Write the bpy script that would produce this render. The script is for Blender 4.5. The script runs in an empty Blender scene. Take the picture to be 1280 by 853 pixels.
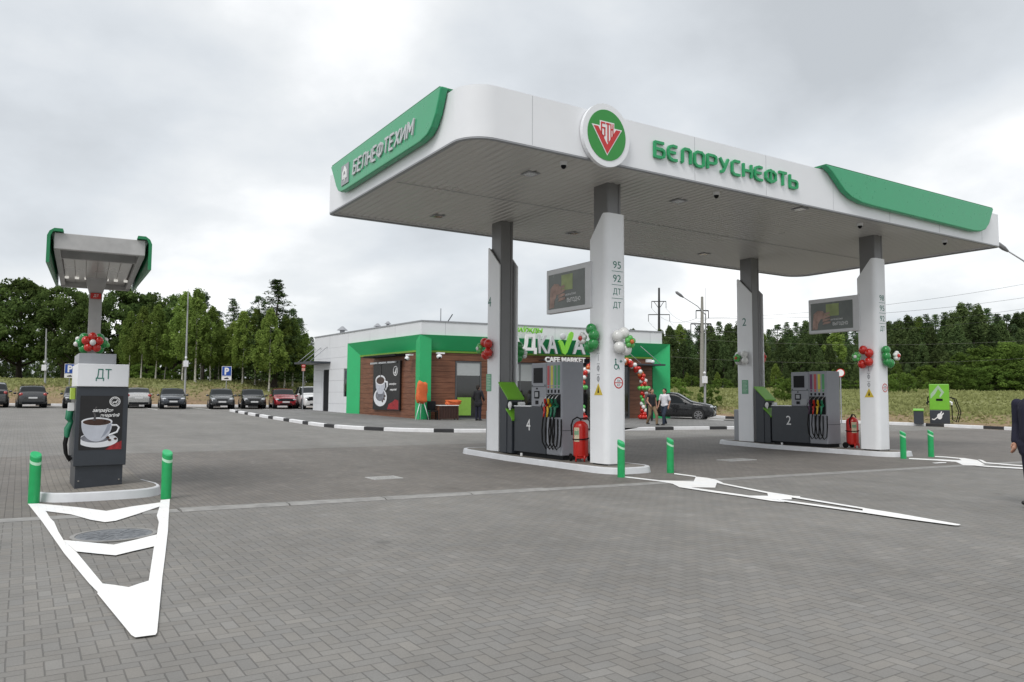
import bpy, bmesh, math, random
import numpy as np
from mathutils import Vector, Matrix
R=math.radians; PI=math.pi
random.seed(7); rng=np.random.default_rng(7)
S=bpy.context.scene; COL=S.collection

# ------------------------------------------------------------------ camera
F_,YAW,PITCH,ROLL=968.126,0.564845,0.0719005,0.00610395
C=Vector((0,0,1.65))
fw=Vector((math.sin(YAW)*math.cos(PITCH),math.cos(YAW)*math.cos(PITCH),math.sin(PITCH)))
rt=Vector((math.cos(YAW),-math.sin(YAW),0)); up=rt.cross(fw)
r2=rt*math.cos(ROLL)+up*math.sin(ROLL); u2=up*math.cos(ROLL)-rt*math.sin(ROLL)
cd=bpy.data.cameras.new('camera'); cam=bpy.data.objects.new('camera',cd); COL.objects.link(cam)
cam.matrix_world=Matrix(((r2.x,u2.x,-fw.x,C.x),(r2.y,u2.y,-fw.y,C.y),(r2.z,u2.z,-fw.z,C.z),(0,0,0,1)))
cd.sensor_width=36; cd.lens=36*F_/1280; cd.clip_end=3000; cd.clip_start=.05
S.camera=cam
def ray(px,py): return fw+r2*((px-640)/F_)-u2*((py-426.5)/F_)
def AX(px,py,x): d=ray(px,py); return C+d*(x/d.x)
def AY(px,py,y): d=ray(px,py); return C+d*(y/d.y)
def AD(px,py,D): return C+ray(px,py)*D
def AZ(px,py,z=0): d=ray(px,py); return C+d*((z-C.z)/d.z)

# ------------------------------------------------------------------ terrain
BND=[(-70,-60),(-70,92),(-20,76),(-1,68.5),(13,64.5),(24,62),(31,58),(38,50),(41,42),(39.6,36),(41.5,31),(43.6,26.5),(44.2,20),(44.6,5),(45,-60)]
def tz(x,y): return 0.015*max(0.0,y-17)
_B=np.array(BND,float)
def sd(P):
    P=np.asarray(P,float).reshape(-1,2); d=np.full(len(P),1e9); ins=np.zeros(len(P),bool); n=len(_B)
    for i in range(n):
        a=_B[i];b=_B[(i+1)%n]; ab=b-a; t=np.clip(((P-a)@ab)/(ab@ab),0,1); q=a+t[:,None]*ab
        d=np.minimum(d,np.hypot(*(P-q).T))
        c=(a[1]>P[:,1])!=(b[1]>P[:,1])
        with np.errstate(divide='ignore',invalid='ignore'):
            xi=(b[0]-a[0])*(P[:,1]-a[1])/(b[1]-a[1])+a[0]
        ins^=c&(P[:,0]<xi)
    return np.where(ins,-d,d)
def TZ(P):
    P=np.asarray(P,float).reshape(-1,2); s=sd(P)
    base=0.015*np.maximum(0,np.minimum(P[:,1],75)-17)
    k=np.clip((P[:,0]-14)/25,0,1); L=13+13*k; top=2.0*(1-k)+1.9*k
    t=np.clip(s/L,0,1); e=top*(t*t*(3-2*t))+0.004*np.maximum(0,s-L)
    bump=0.10*np.sin(P[:,0]*.55)*np.cos(P[:,1]*.43)+.06*np.sin(P[:,0]*1.3+P[:,1]*.9)
    return base+np.where(s>0,.06*np.clip(s/.5,0,1)+e+bump*np.clip(s/4,0,1),-.06)
def T(x,y): return float(TZ([(x,y)])[0])
def GT(px,py,dz=0):
    d=ray(px,py); t=2.0
    while t<300:
        X=C+d*t
        if X.z<tz(X.x,X.y)+dz: break
        t+=.05
    return X

# ------------------------------------------------------------------ materials
def hexc(r,g,b):
    f=lambda c:((c/255)/12.92 if c/255<=.04045 else ((c/255+.055)/1.055)**2.4)
    return (f(r),f(g),f(b),1)
MATS={}
def mat(name,col,rough=.6,metal=0,noise=.12,scale=6,bump=0,spec=.5,emit=None,coat=0,trans=0,detail=4):
    if name in MATS: return MATS[name]
    m=bpy.data.materials.new(name); m.use_nodes=True; nt=m.node_tree; b=nt.nodes['Principled BSDF']
    col=tuple(col[:3])+(1,)
    tc=nt.nodes.new('ShaderNodeTexCoord'); n=nt.nodes.new('ShaderNodeTexNoise'); n.inputs['Scale'].default_value=scale; n.inputs['Detail'].default_value=detail
    nt.links.new(tc.outputs['Object'],n.inputs['Vector'])
    rp=nt.nodes.new('ShaderNodeMapRange'); rp.inputs['To Min'].default_value=1-noise; rp.inputs['To Max'].default_value=1+noise
    rp.inputs['From Min'].default_value=.25; rp.inputs['From Max'].default_value=.75
    nt.links.new(n.outputs['Fac'],rp.inputs['Value'])
    mx=nt.nodes.new('ShaderNodeVectorMath'); mx.operation='SCALE'; mx.inputs[0].default_value=col[:3]; nt.links.new(rp.outputs[0],mx.inputs['Scale'])
    nt.links.new(mx.outputs[0],b.inputs['Base Color'])
    b.inputs['Roughness'].default_value=rough; b.inputs['Metallic'].default_value=metal; b.inputs['Specular IOR Level'].default_value=spec
    b.inputs['Coat Weight'].default_value=coat
    rr=nt.nodes.new('ShaderNodeMapRange'); rr.inputs['To Min'].default_value=max(0,rough-.08); rr.inputs['To Max'].default_value=min(1,rough+.08)
    nt.links.new(n.outputs['Fac'],rr.inputs['Value']); nt.links.new(rr.outputs[0],b.inputs['Roughness'])
    if emit: b.inputs['Emission Color'].default_value=tuple(emit[:3])+(1,); b.inputs['Emission Strength'].default_value=emit[3]
    if bump:
        bp=nt.nodes.new('ShaderNodeBump'); bp.inputs['Strength'].default_value=bump; bp.inputs['Distance'].default_value=.02
        nt.links.new(n.outputs['Fac'],bp.inputs['Height']); nt.links.new(bp.outputs[0],b.inputs['Normal'])
    MATS[name]=m; return m
WHITE=mat('white_panel',(.79,.80,.825),.35,noise=.03,scale=1.2)
WHITE2=mat('white_shell',(.80,.81,.83),.4,noise=.03,scale=2)
PAPER=mat('white_print',(.8,.8,.8),.6,noise=.03)
KERBW=mat('kerb_white',(.74,.74,.75),.75,noise=.08,scale=4)
KERBB=mat('kerb_black',(.03,.03,.032),.75,noise=.2,scale=4)
KERBG=mat('island_kerb',(.62,.63,.65),.6,noise=.10,scale=3)
GREEN=mat('sign_green',(.045,.36,.17),.3,noise=.04)
GREEND=mat('sign_green_deep',(.012,.20,.075),.35,noise=.05)
BGREEN=mat('facade_green',(.028,.44,.155),.42,noise=.04,scale=2)
LIME=mat('lime',(.16,.42,.03),.4,noise=.04)
BOLG=mat('bollard_green',(.012,.34,.10),.4,noise=.10,scale=9)
BOLL=mat('bollard_band',(.45,.72,.52),.4,noise=.03)
ALU=mat('grey_metal',(.20,.20,.205),.45,.25,noise=.06,scale=3)
ALUL=mat('light_grey_metal',(.31,.32,.34),.4,.1,noise=.04)
DISP=mat('dispenser_grey',(.27,.28,.31),.4,noise=.04)
DARK=mat('anthracite',(.036,.042,.052),.4,noise=.08)
DARK2=mat('near_black',(.010,.011,.013),.6,noise=.1,spec=.2)
RUB=mat('rubber',(.008,.008,.008),.7,noise=.1,spec=.2)
RED=mat('red_paint',(.5,.018,.012),.3,noise=.06)
SCREEN=mat('dark_screen',(.010,.010,.013),.3,noise=.1,spec=.12)
GLASS=mat('dark_glass',(.012,.014,.015),.04,noise=.2,scale=.8,spec=.8)
SILV=mat('silver_letters',(.52,.53,.55),.35,.0,noise=.04)
YEL=mat('yellow',(.62,.46,.04),.4,noise=.04)
CEIL=mat('canopy_ceiling',(.58,.57,.545),.30,.2,noise=.015,scale=.3)
CHROME=mat('chrome',(.6,.6,.6),.15,1,noise=.03)

def mesh_ob(name,me,mats,parent=None,smooth=False,label=None,cat=None,group=None,kind=None,loc=None,rz=0):
    for m in (mats if isinstance(mats,(list,tuple)) else [mats]): me.materials.append(m)
    o=bpy.data.objects.new(name,me); COL.objects.link(o)
    if parent: o.parent=parent
    if smooth: me.polygons.foreach_set('use_smooth',[True]*len(me.polygons))
    if loc is not None: o.location=loc
    if rz: o.rotation_euler=(0,0,rz)
    return tag(o,label,cat,group,kind)
def tag(o,label=None,cat=None,group=None,kind=None):
    if label: o['label']=label
    if cat: o['category']=cat
    if group: o['group']=group
    if kind: o['kind']=kind
    return o
def empty(name,loc=(0,0,0),rz=0,label=None,cat=None,group=None):
    o=bpy.data.objects.new(name,None); COL.objects.link(o); o.location=loc; o.rotation_euler=(0,0,rz); o.empty_display_size=.2
    return tag(o,label,cat,group)
def copy_tree(o,parent=None):
    c=o.copy(); COL.objects.link(c); c.parent=parent
    for ch in [x for x in CH.get(o.name,[])]: copy_tree(ch,c)
    return c
CH={}
def index_children(o):
    CH[o.name]=[x for x in COL.objects if x.parent==o]
    for x in CH[o.name]: index_children(x)

class MB:
    def __init__(s): s.v=[];s.f=[];s.mi=[];s.sm=[]
    def add(s,vs,fs,mi=0,sm=False,M=None):
        n=len(s.v); s.v+=[tuple(M@Vector(v)) if M else tuple(v) for v in vs]
        for f in fs: s.f.append(tuple(n+i for i in f)); s.mi.append(mi); s.sm.append(sm)
        return s
    def box(s,a,b,mi=0,M=None):
        (x0,y0,z0),(x1,y1,z1)=a,b
        vs=[(x,y,z) for z in (z0,z1) for y in (y0,y1) for x in (x0,x1)]
        return s.add(vs,[(0,2,3,1),(4,5,7,6),(0,1,5,4),(2,6,7,3),(0,4,6,2),(1,3,7,5)],mi,False,M)
    def cb(s,c,d,mi=0,M=None): return s.box([c[i]-d[i]/2 for i in range(3)],[c[i]+d[i]/2 for i in range(3)],mi,M)
    def prism(s,poly,z0,z1,mi=0,M=None,sm=False,capmi=None):  # poly in xy
        n=len(poly); vs=[(p[0],p[1],z0) for p in poly]+[(p[0],p[1],z1) for p in poly]
        s.add(vs,[(i,(i+1)%n,(i+1)%n+n,i+n) for i in range(n)],mi,sm,M)
        s.add(vs,[tuple(range(n-1,-1,-1)),tuple(range(n,2*n))],mi if capmi is None else capmi,False,M); return s
    def cone(s,p,q,r0,r1,n=12,mi=0,caps=True,M=None,sm=True):
        p=Vector(p);q=Vector(q);d=(q-p).normalized(); a=d.orthogonal().normalized(); b=d.cross(a)
        vs=[]
        for c,r in ((p,r0),(q,r1)):
            for i in range(n): t=2*PI*i/n; vs.append(c+a*(r*math.cos(t))+b*(r*math.sin(t)))
        s.add(vs,[(i,(i+1)%n,(i+1)%n+n,i+n) for i in range(n)],mi,sm,M)
        if caps: s.add(vs,[tuple(range(n-1,-1,-1)),tuple(range(n,2*n))],mi,False,M)
        return s
    def tube(s,pts,r,n=8,mi=0,M=None):
        pts=[Vector(p) for p in pts]; rs=r if isinstance(r,(list,tuple)) else [r]*len(pts); vs=[];fs=[]
        a=None
        for i,p in enumerate(pts):
            d=(pts[min(i+1,len(pts)-1)]-pts[max(i-1,0)]).normalized()
            a=(a-d*a.dot(d)).normalized() if a is not None and (a-d*a.dot(d)).length>1e-4 else d.orthogonal().normalized()
            b=d.cross(a)
            for k in range(n): t=2*PI*k/n; vs.append(p+a*(rs[i]*math.cos(t))+b*(rs[i]*math.sin(t)))
        for i in range(len(pts)-1):
            for k in range(n): fs.append((i*n+k,i*n+(k+1)%n,(i+1)*n+(k+1)%n,(i+1)*n+k))
        s.add(vs,fs,mi,True,M); s.add(vs,[tuple(range(n-1,-1,-1)),tuple(range(len(vs)-n,len(vs)))],mi,False,M); return s
    def sph(s,c,r,mi=0,nu=14,nv=9,M=None):
        c=Vector(c); rr=r if isinstance(r,(tuple,list)) else (r,r,r); vs=[];fs=[]
        for j in range(nv+1):
            ph=PI*j/nv
            for i in range(nu): th=2*PI*i/nu; vs.append((c.x+rr[0]*math.sin(ph)*math.cos(th),c.y+rr[1]*math.sin(ph)*math.sin(th),c.z+rr[2]*math.cos(ph)))
        for j in range(nv):
            for i in range(nu): fs.append((j*nu+i,(j+1)*nu+i,(j+1)*nu+(i+1)%nu,j*nu+(i+1)%nu))
        return s.add(vs,fs,mi,True,M)
    def build(s,name,mats,parent=None,bevel=0,seg=2,**k):
        me=bpy.data.meshes.new(name); me.from_pydata(s.v,[],s.f); me.validate()
        o=mesh_ob(name,me,mats,parent,**k)
        if len(me.polygons)==len(s.mi):
            me.polygons.foreach_set('material_index',s.mi); me.polygons.foreach_set('use_smooth',s.sm)
        bm=bmesh.new(); bm.from_mesh(me); bmesh.ops.remove_doubles(bm,verts=bm.verts,dist=1e-5); bmesh.ops.recalc_face_normals(bm,faces=bm.faces)
        bmesh.ops.dissolve_degenerate(bm,edges=bm.edges,dist=1e-6)
        for e in bm.edges:
            if len(e.link_faces)==2 and e.calc_face_angle(0)>R(38): e.smooth=False
        bm.to_mesh(me); bm.free()
        if bevel:
            md=o.modifiers.new('bevel','BEVEL'); md.width=bevel; md.segments=seg; md.limit_method='ANGLE'; md.angle_limit=R(40)
        return o
def frame(O,U,V,N=None):
    U=Vector(U).normalized();V=Vector(V).normalized(); N=Vector(N) if N else U.cross(V)
    return Matrix(((U.x,V.x,N.x,O[0]),(U.y,V.y,N.y,O[1]),(U.z,V.z,N.z,O[2]),(0,0,0,1)))
def text(s,name,mt,M,u0,u1,v0,v1,depth=.01,parent=None,shear=0,bold=0,**k):
    """lettering fitted to a box in the plane of M (u right, v up, n out)"""
    cu=bpy.data.curves.new(name,'FONT'); cu.body=s; cu.extrude=.5; cu.resolution_u=3; cu.shear=shear; cu.offset=bold
    ob=bpy.data.objects.new('tmp',cu); COL.objects.link(ob)
    dg=bpy.context.evaluated_depsgraph_get(); me=bpy.data.meshes.new_from_object(ob.evaluated_get(dg))
    bpy.data.objects.remove(ob); bpy.data.curves.remove(cu)
    co=np.array([v.co[:] for v in me.vertices]); lo=co.min(0); hi=co.max(0)
    c=(co-lo)/(hi-lo)*np.array([u1-u0,v1-v0,depth])+np.array([u0,v0,0])
    for v,p in zip(me.vertices,c): v.co=M@Vector(p)
    me.name=name
    return mesh_ob(name,me,mt,parent,**k)
def ell(cx,cy,rx,ry,n=28,a0=0,a1=2*PI): 
    full=abs(a1-a0-2*PI)<1e-6
    return [(cx+rx*math.cos(a0+(a1-a0)*i/(n if full else n-1)),cy+ry*math.sin(a0+(a1-a0)*i/(n if full else n-1))) for i in range(n)]
def flat(poly,z,mi=0,mb=None,M=None,th=0):
    mb=mb or MB(); n=len(poly); return mb.add([(p[0],p[1],z) for p in poly],[tuple(range(n))],mi,False,M)
def rrect(x0,y0,x1,y1,r,n=8):
    out=[]; rs=r if isinstance(r,(tuple,list)) else (r,)*4
    for (sx,sy,a),r in zip(((1,1,0),(0,1,90),(0,0,180),(1,0,270)),rs):
        cx=x1-r if sx else x0+r; cy=y1-r if sy else y0+r
        for i in range(n+1): t=R(a+90*i/n); out.append((cx+r*math.cos(t),cy+r*math.sin(t)))
    return out
def ringprism(mb,po,pi,z0,z1,mi=0,M=None,sm=False):
    n=len(po); vs=[(p[0],p[1],z) for z in (z0,z1) for p in po]+[(p[0],p[1],z) for z in (z0,z1) for p in pi]
    f=[]
    for i in range(n):
        j=(i+1)%n
        f+= [(i,j,n+j,n+i),(2*n+j,2*n+i,3*n+i,3*n+j),(j,i,2*n+i,2*n+j),(n+i,n+j,3*n+j,3*n+i)]
    return mb.add(vs,f,mi,sm,M)

# ------------------------------------------------------------------ paving materials
class NX:
    """tiny expression builder over math nodes"""
    def __init__(s,nt): s.nt=nt
    def m(s,op,*a):
        n=s.nt.nodes.new('ShaderNodeMath'); n.operation=op
        for i,x in enumerate(a):
            if isinstance(x,(int,float)): n.inputs[i].default_value=x
            else: s.nt.links.new(x,n.inputs[i])
        return n.outputs[0]
def paving(name,base,w,mode,var=.09,joint=.66,offset=(0,0),light=.07,paint=False):
    m=bpy.data.materials.new(name); m.use_nodes=True; nt=m.node_tree; b=nt.nodes['Principled BSDF']; X=NX(nt)
    tc=nt.nodes.new('ShaderNodeTexCoord'); sp=nt.nodes.new('ShaderNodeSeparateXYZ')
    # slight wobble so joints are not ruler straight
    nz=nt.nodes.new('ShaderNodeTexNoise'); nz.inputs['Scale'].default_value=3.0; nz.inputs['Detail'].default_value=2; nt.links.new(tc.outputs['Object'],nz.inputs['Vector'])
    vs=nt.nodes.new('ShaderNodeVectorMath'); vs.operation='SUBTRACT'; nt.links.new(nz.outputs['Color'],vs.inputs[0]); vs.inputs[1].default_value=(.5,.5,.5)
    vm=nt.nodes.new('ShaderNodeVectorMath'); vm.operation='SCALE'; vm.inputs['Scale'].default_value=.010; nt.links.new(vs.outputs[0],vm.inputs[0])
    va=nt.nodes.new('ShaderNodeVectorMath'); va.operation='ADD'; nt.links.new(tc.outputs['Object'],va.inputs[0]); nt.links.new(vm.outputs[0],va.inputs[1])
    nt.links.new(va.outputs[0],sp.inputs[0])
    x=X.m('ADD',X.m('DIVIDE',sp.outputs[0],w),1000.0+offset[0]); y=X.m('ADD',X.m('DIVIDE',sp.outputs[1],w),1000.0+offset[1])
    if mode=='herring':
        i=X.m('FLOOR',x); j=X.m('FLOOR',y); fx=X.m('SUBTRACT',x,i); fy=X.m('SUBTRACT',y,j)
        k=X.m('MODULO',X.m('ADD',X.m('SUBTRACT',i,j),4000.0),4.0)
        eq=lambda v:X.m('COMPARE',k,float(v),.1)
        k0,k1,k2,k3=eq(0),eq(1),eq(2),eq(3)
        big=lambda flag:X.m('MULTIPLY',flag,9.0)
        dl=X.m('ADD',fx,big(k1)); dr=X.m('ADD',X.m('SUBTRACT',1.0,fx),big(k0))
        db=X.m('ADD',fy,big(k2)); dt=X.m('ADD',X.m('SUBTRACT',1.0,fy),big(k3))
        d=X.m('MINIMUM',X.m('MINIMUM',dl,dr),X.m('MINIMUM',db,dt))
        idx=X.m('SUBTRACT',i,k1); idy=X.m('SUBTRACT',j,k2)
    else:
        fx0=X.m('FLOOR',x); sh=X.m('MULTIPLY',X.m('MODULO',fx0,2.0),1.0)
        y2=X.m('DIVIDE',X.m('ADD',y,sh),2.0); fy0=X.m('FLOOR',y2); fx=X.m('SUBTRACT',x,fx0); fy=X.m('MULTIPLY',X.m('SUBTRACT',y2,fy0),2.0)
        d=X.m('MINIMUM',X.m('MINIMUM',fx,X.m('SUBTRACT',1.0,fx)),X.m('MINIMUM',fy,X.m('SUBTRACT',2.0,fy)))
        idx=fx0; idy=fy0
    cx=nt.nodes.new('ShaderNodeCombineXYZ'); nt.links.new(idx,cx.inputs[0]); nt.links.new(idy,cx.inputs[1])
    wn=nt.nodes.new('ShaderNodeTexWhiteNoise'); wn.noise_dimensions='3D'; nt.links.new(cx.outputs[0],wn.inputs['Vector'])
    rnd=wn.outputs['Value']
    jm=nt.nodes.new('ShaderNodeMapRange'); jm.inputs['From Min'].default_value=.02; jm.inputs['From Max'].default_value=.075; jm.interpolation_type='SMOOTHSTEP'; nt.links.new(d,jm.inputs['Value'])
    # stains
    big=nt.nodes.new('ShaderNodeTexNoise'); big.inputs['Scale'].default_value=.22; big.inputs['Detail'].default_value=5; big.inputs['Roughness'].default_value=.6; nt.links.new(tc.outputs['Object'],big.inputs['Vector'])
    med=nt.nodes.new('ShaderNodeTexNoise'); med.inputs['Scale'].default_value=1.9; med.inputs['Detail'].default_value=6; nt.links.new(tc.outputs['Object'],med.inputs['Vector'])
    fine=nt.nodes.new('ShaderNodeTexNoise'); fine.inputs['Scale'].default_value=70; fine.inputs['Detail'].default_value=4; nt.links.new(tc.outputs['Object'],fine.inputs['Vector'])
    v=X.m('ADD',1.0-var/2,X.m('MULTIPLY',rnd,var))
    v=X.m('ADD',v,X.m('MULTIPLY',X.m('GREATER_THAN',rnd,.955),light))
    q=.35 if paint else 1
    v=X.m('MULTIPLY',v,X.m('ADD',1-.32*q,X.m('MULTIPLY',big.outputs['Fac'],.64*q)))
    v=X.m('MULTIPLY',v,X.m('ADD',1-.20*q,X.m('MULTIPLY',med.outputs['Fac'],.40*q)))
    v=X.m('MULTIPLY',v,X.m('ADD',1-.20*q,X.m('MULTIPLY',fine.outputs['Fac'],.40*q)))
    # tyre-polished tracks and oil drips
    mt=nt.nodes.new('ShaderNodeMapping'); mt.inputs['Scale'].default_value=(.9,.07,1); nt.links.new(tc.outputs['Object'],mt.inputs[0])
    tr=nt.nodes.new('ShaderNodeTexNoise'); tr.inputs['Scale'].default_value=1.0; tr.inputs['Detail'].default_value=4; nt.links.new(mt.outputs[0],tr.inputs['Vector'])
    vo=nt.nodes.new('ShaderNodeTexVoronoi'); vo.inputs['Scale'].default_value=.75; nt.links.new(va.outputs[0],vo.inputs['Vector'])
    so=nt.nodes.new('ShaderNodeMapRange'); so.interpolation_type='SMOOTHSTEP'; so.inputs['From Min'].default_value=.03; so.inputs['From Max'].default_value=.16; so.inputs['To Min'].default_value=.66 if not paint else .9; nt.links.new(X.m('ADD',vo.outputs['Distance'],X.m('MULTIPLY',med.outputs['Fac'],.08)),so.inputs['Value'])
    v=X.m('MULTIPLY',v,so.outputs[0])
    v=X.m('MULTIPLY',v,X.m('ADD',.80 if not paint else .92,X.m('MULTIPLY',tr.outputs['Fac'],.40 if not paint else .16)))
    if paint:
        ws=nt.nodes.new('ShaderNodeMapRange'); ws.interpolation_type='SMOOTHSTEP'; ws.inputs['From Min'].default_value=.60; ws.inputs['From Max'].default_value=.72; ws.inputs['To Min'].default_value=1.0; ws.inputs['To Max'].default_value=.78; nt.links.new(X.m('ADD',X.m('MULTIPLY',med.outputs['Fac'],.6),X.m('MULTIPLY',fine.outputs['Fac'],.4)),ws.inputs['Value']); v=X.m('MULTIPLY',v,ws.outputs[0])
    v=X.m('MULTIPLY',v,X.m('ADD',joint,X.m('MULTIPLY',jm.outputs[0],1-joint)))
    hue=nt.nodes.new('ShaderNodeMix'); hue.data_type='RGBA'; hue.inputs[6].default_value=(base[0],base[1],base[2],1); hue.inputs[7].default_value=(base[0]*1.03,base[1]*.995,base[2]*.95,1)
    nt.links.new(wn.outputs['Color'],hue.inputs[0])
    sc=nt.nodes.new('ShaderNodeVectorMath'); sc.operation='SCALE'; nt.links.new(hue.outputs[2],sc.inputs[0]); nt.links.new(v,sc.inputs['Scale']); nt.links.new(sc.outputs[0],b.inputs['Base Color'])
    b.inputs['Roughness'].default_value=.72; b.inputs['Specular IOR Level'].default_value=.35
    h=X.m('ADD',X.m('MULTIPLY',jm.outputs[0],1.0),X.m('ADD',X.m('MULTIPLY',rnd,.45),X.m('MULTIPLY',fine.outputs['Fac'],.25)))
    bp=nt.nodes.new('ShaderNodeBump'); bp.inputs['Strength'].default_value=.2 if paint else .55; bp.inputs['Distance'].default_value=.006; nt.links.new(h,bp.inputs['Height']); nt.links.new(bp.outputs[0],b.inputs['Normal'])
    return m
PAV=paving('paving_herringbone',(.205,.200,.191),.100,'herring')
PAINT=paving('white_road_paint',(.84,.85,.86),.100,'herring',var=.03,joint=.93,light=0,paint=True)
PAVL=paving('paving_lane',(.168,.157,.146),.100,'stack',var=.14)  # browner pavers, base also darkened to put the canopy's shade into the colour
PAVI=paving('paving_island',(.20,.185,.165),.100,'stack',var=.12)
APR=paving('paving_apron',(.19,.19,.19),.20,'stack',var=.08,joint=.6)
CONC=mat('concrete_strip',(.275,.27,.26),.8,noise=.25,scale=5,bump=.2)

# ------------------------------------------------------------------ ground
def poly_sheet(name,poly,dz,m,kind='structure',parent=None,zf=None,cut=True,**k):
    """flat polygon draped on the two-plane yard (crease at y=17)"""
    bm=bmesh.new(); f=bm.faces.new([bm.verts.new((p[0],p[1],0)) for p in poly])
    if cut:
        bmesh.ops.bisect_plane(bm,geom=bm.verts[:]+bm.edges[:]+bm.faces[:],plane_co=(0,17,0),plane_no=(0,1,0))
    bmesh.ops.triangulate(bm,faces=bm.faces)
    for v in bm.verts: v.co.z=(zf or tz)(v.co.x,v.co.y)+dz
    bmesh.ops.recalc_face_normals(bm,faces=bm.faces)
    for f in bm.faces:
        if f.normal.z<0: f.normal_flip()
    me=bpy.data.meshes.new(name); bm.to_mesh(me); bm.free()
    return mesh_ob(name,me,m,parent,kind=kind,**k)
poly_sheet('pavement',BND,0,PAV)
DR0,DR1=(-60,17.46),(45,8.1)  # line of the drain strip:  y = 11.93-.0865*(x-1.9)
dry=lambda x:11.95-.085*(x-1.9)
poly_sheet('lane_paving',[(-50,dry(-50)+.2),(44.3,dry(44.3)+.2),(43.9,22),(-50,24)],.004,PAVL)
# terrain sheet (polar grid)
def terrain():
    rads=np.concatenate([[0.01,10,20,28],np.arange(33,110,.9),np.geomspace(111,1500,34)]); nth=360
    # dense angles inside the view
    th=np.concatenate([np.linspace(YAW-.8,YAW+.8,300,endpoint=False),np.linspace(YAW+.8,YAW-.8+2*PI,80,endpoint=False)]); nth=len(th)
    P=np.array([[r*math.sin(t),r*math.cos(t)] for r in rads for t in th]); z=TZ(P)
    me=bpy.data.meshes.new('ground'); fs=[(i*nth+k,(i+1)*nth+k,(i+1)*nth+(k+1)%nth,i*nth+(k+1)%nth) for i in range(len(rads)-1) for k in range(nth)]
    me.from_pydata(np.column_stack([P,z]).tolist(),[],fs); me.flip_normals() if me.polygons[0].normal.z<0 else None
    m=bpy.data.materials.new('grass_ground'); m.use_nodes=True; nt=m.node_tree; b=nt.nodes['Principled BSDF']; b.inputs['Roughness'].default_value=.95; b.inputs['Specular IOR Level'].default_value=.1
    at=nt.nodes.new('ShaderNodeAttribute'); at.attribute_name='edge'
    tc=nt.nodes.new('ShaderNodeTexCoord'); n=nt.nodes.new('ShaderNodeTexNoise'); n.inputs['Scale'].default_value=.25; n.inputs['Detail'].default_value=8; nt.links.new(tc.outputs['Object'],n.inputs['Vector'])
    n2=nt.nodes.new('ShaderNodeTexNoise'); n2.inputs['Scale'].default_value=3; n2.inputs['Detail'].default_value=8; nt.links.new(tc.outputs['Object'],n2.inputs['Vector'])
    X=NX(nt); f=X.m('ADD',at.outputs['Fac'],X.m('MULTIPLY',X.m('SUBTRACT',n.outputs['Fac'],.5),1.3))
    cr=nt.nodes.new('ShaderNodeValToRGB'); e=cr.color_ramp; e.elements[0].position=0; e.elements[0].color=(.29,.20,.135,1); e.elements[1].position=1; e.elements[1].color=(.24,.25,.11,1)
    a=e.elements.new(.42); a.color=(.26,.21,.12,1); a=e.elements.new(.6); a.color=(.20,.21,.09,1)
    nt.links.new(f,cr.inputs[0]); sc=nt.nodes.new('ShaderNodeVectorMath'); sc.operation='SCALE'; nt.links.new(cr.outputs[0],sc.inputs[0]); nt.links.new(X.m('ADD',.5,n2.outputs['Fac']),sc.inputs['Scale']); nt.links.new(sc.outputs[0],b.inputs['Base Color'])
    bp=nt.nodes.new('ShaderNodeBump'); bp.inputs['Distance'].default_value=.3; nt.links.new(n2.outputs['Fac'],bp.inputs['Height']); nt.links.new(bp.outputs[0],b.inputs['Normal'])
    at_=me.attributes.new('edge','FLOAT','POINT'); at_.data.foreach_set('value',np.clip(sd(P)/16,0,1).astype(np.float32))
    mesh_ob('ground',me,m,kind='structure',smooth=True)
terrain()
# kerbs -------------------------------------------------------------
def kerb(name,pts,w=.16,h=.14,mats=(KERBW,KERBB),wl=2.0,bl=1.0,start=0,side=1,close=False,taper0=0):
    P=[Vector((p[0],p[1],0)) for p in pts]; mb=MB()
    # resample
    segs=[];acc=start
    res=[P[0]];  
    for i in range(len(P)-1):
        L=(P[i+1]-P[i]).length; n=max(1,int(L/.25))
        for k in range(1,n+1): res.append(P[i].lerp(P[i+1],k/n))
    nn=[]
    for i,p in enumerate(res):
        d=(res[min(i+1,len(res)-1)]-res[max(i-1,0)]).normalized(); nn.append(Vector((-d.y,d.x,0))*side)
    s=start
    for i in range(len(res)-1):
        a,b=res[i],res[i+1]; L=(b-a).length; c=(s%(wl+bl))>wl if bl else False; s+=L
        h0=h*min(1,(i+.3)*.25/taper0) if taper0 else h; h1=h*min(1,(i+1.3)*.25/taper0) if taper0 else h
        vs=[]
        for q,n_,hh in ((a,nn[i],h0),(b,nn[i+1],h1)):
            z=tz(q.x,q.y)
            for off,zz in ((0,-.05),(0,hh-.02),(.02,hh),(w,hh),(w,-.05)): vs.append((q.x+n_.x*off,q.y+n_.y*off,z+zz))
        mb.add(vs,[(k,k+1,k+6,k+5) for k in range(4)],1 if c else 0)
    mb.add([vs[k] for k in range(5)],[(0,1,2,3,4)],0); mb.add([vs[k] for k in range(5,10)],[(0,1,2,3,4)],0)
    return mb.build(name,list(mats),kind='structure')
def smoothpts(pts,it=2):
    for _ in range(it):
        q=[pts[0]]
        for a,b in zip(pts[:-1],pts[1:]): q+=[(a[0]*.75+b[0]*.25,a[1]*.75+b[1]*.25),(a[0]*.25+b[0]*.75,a[1]*.25+b[1]*.75)]
        pts=q+[pts[-1]]
    return pts
APL=smoothpts([(11.9,54),(11.55,46),(11.45,38),(11.5,33.2),(12.6,30.4),(14.4,28.6),(16.4,27.85),(18,27.6),(20.6,27.4)])
APR_=[(23.2,27.1),(24.4,26.95),(26,26.8),(28.8,26.35),(33.0,25.6)]+smoothpts([(33.0,25.6),(35,25.6),(35.3,28),(35,33),(35,54)])[1:]
poly_sheet('apron',APL+APR_,.12,APR)
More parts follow.
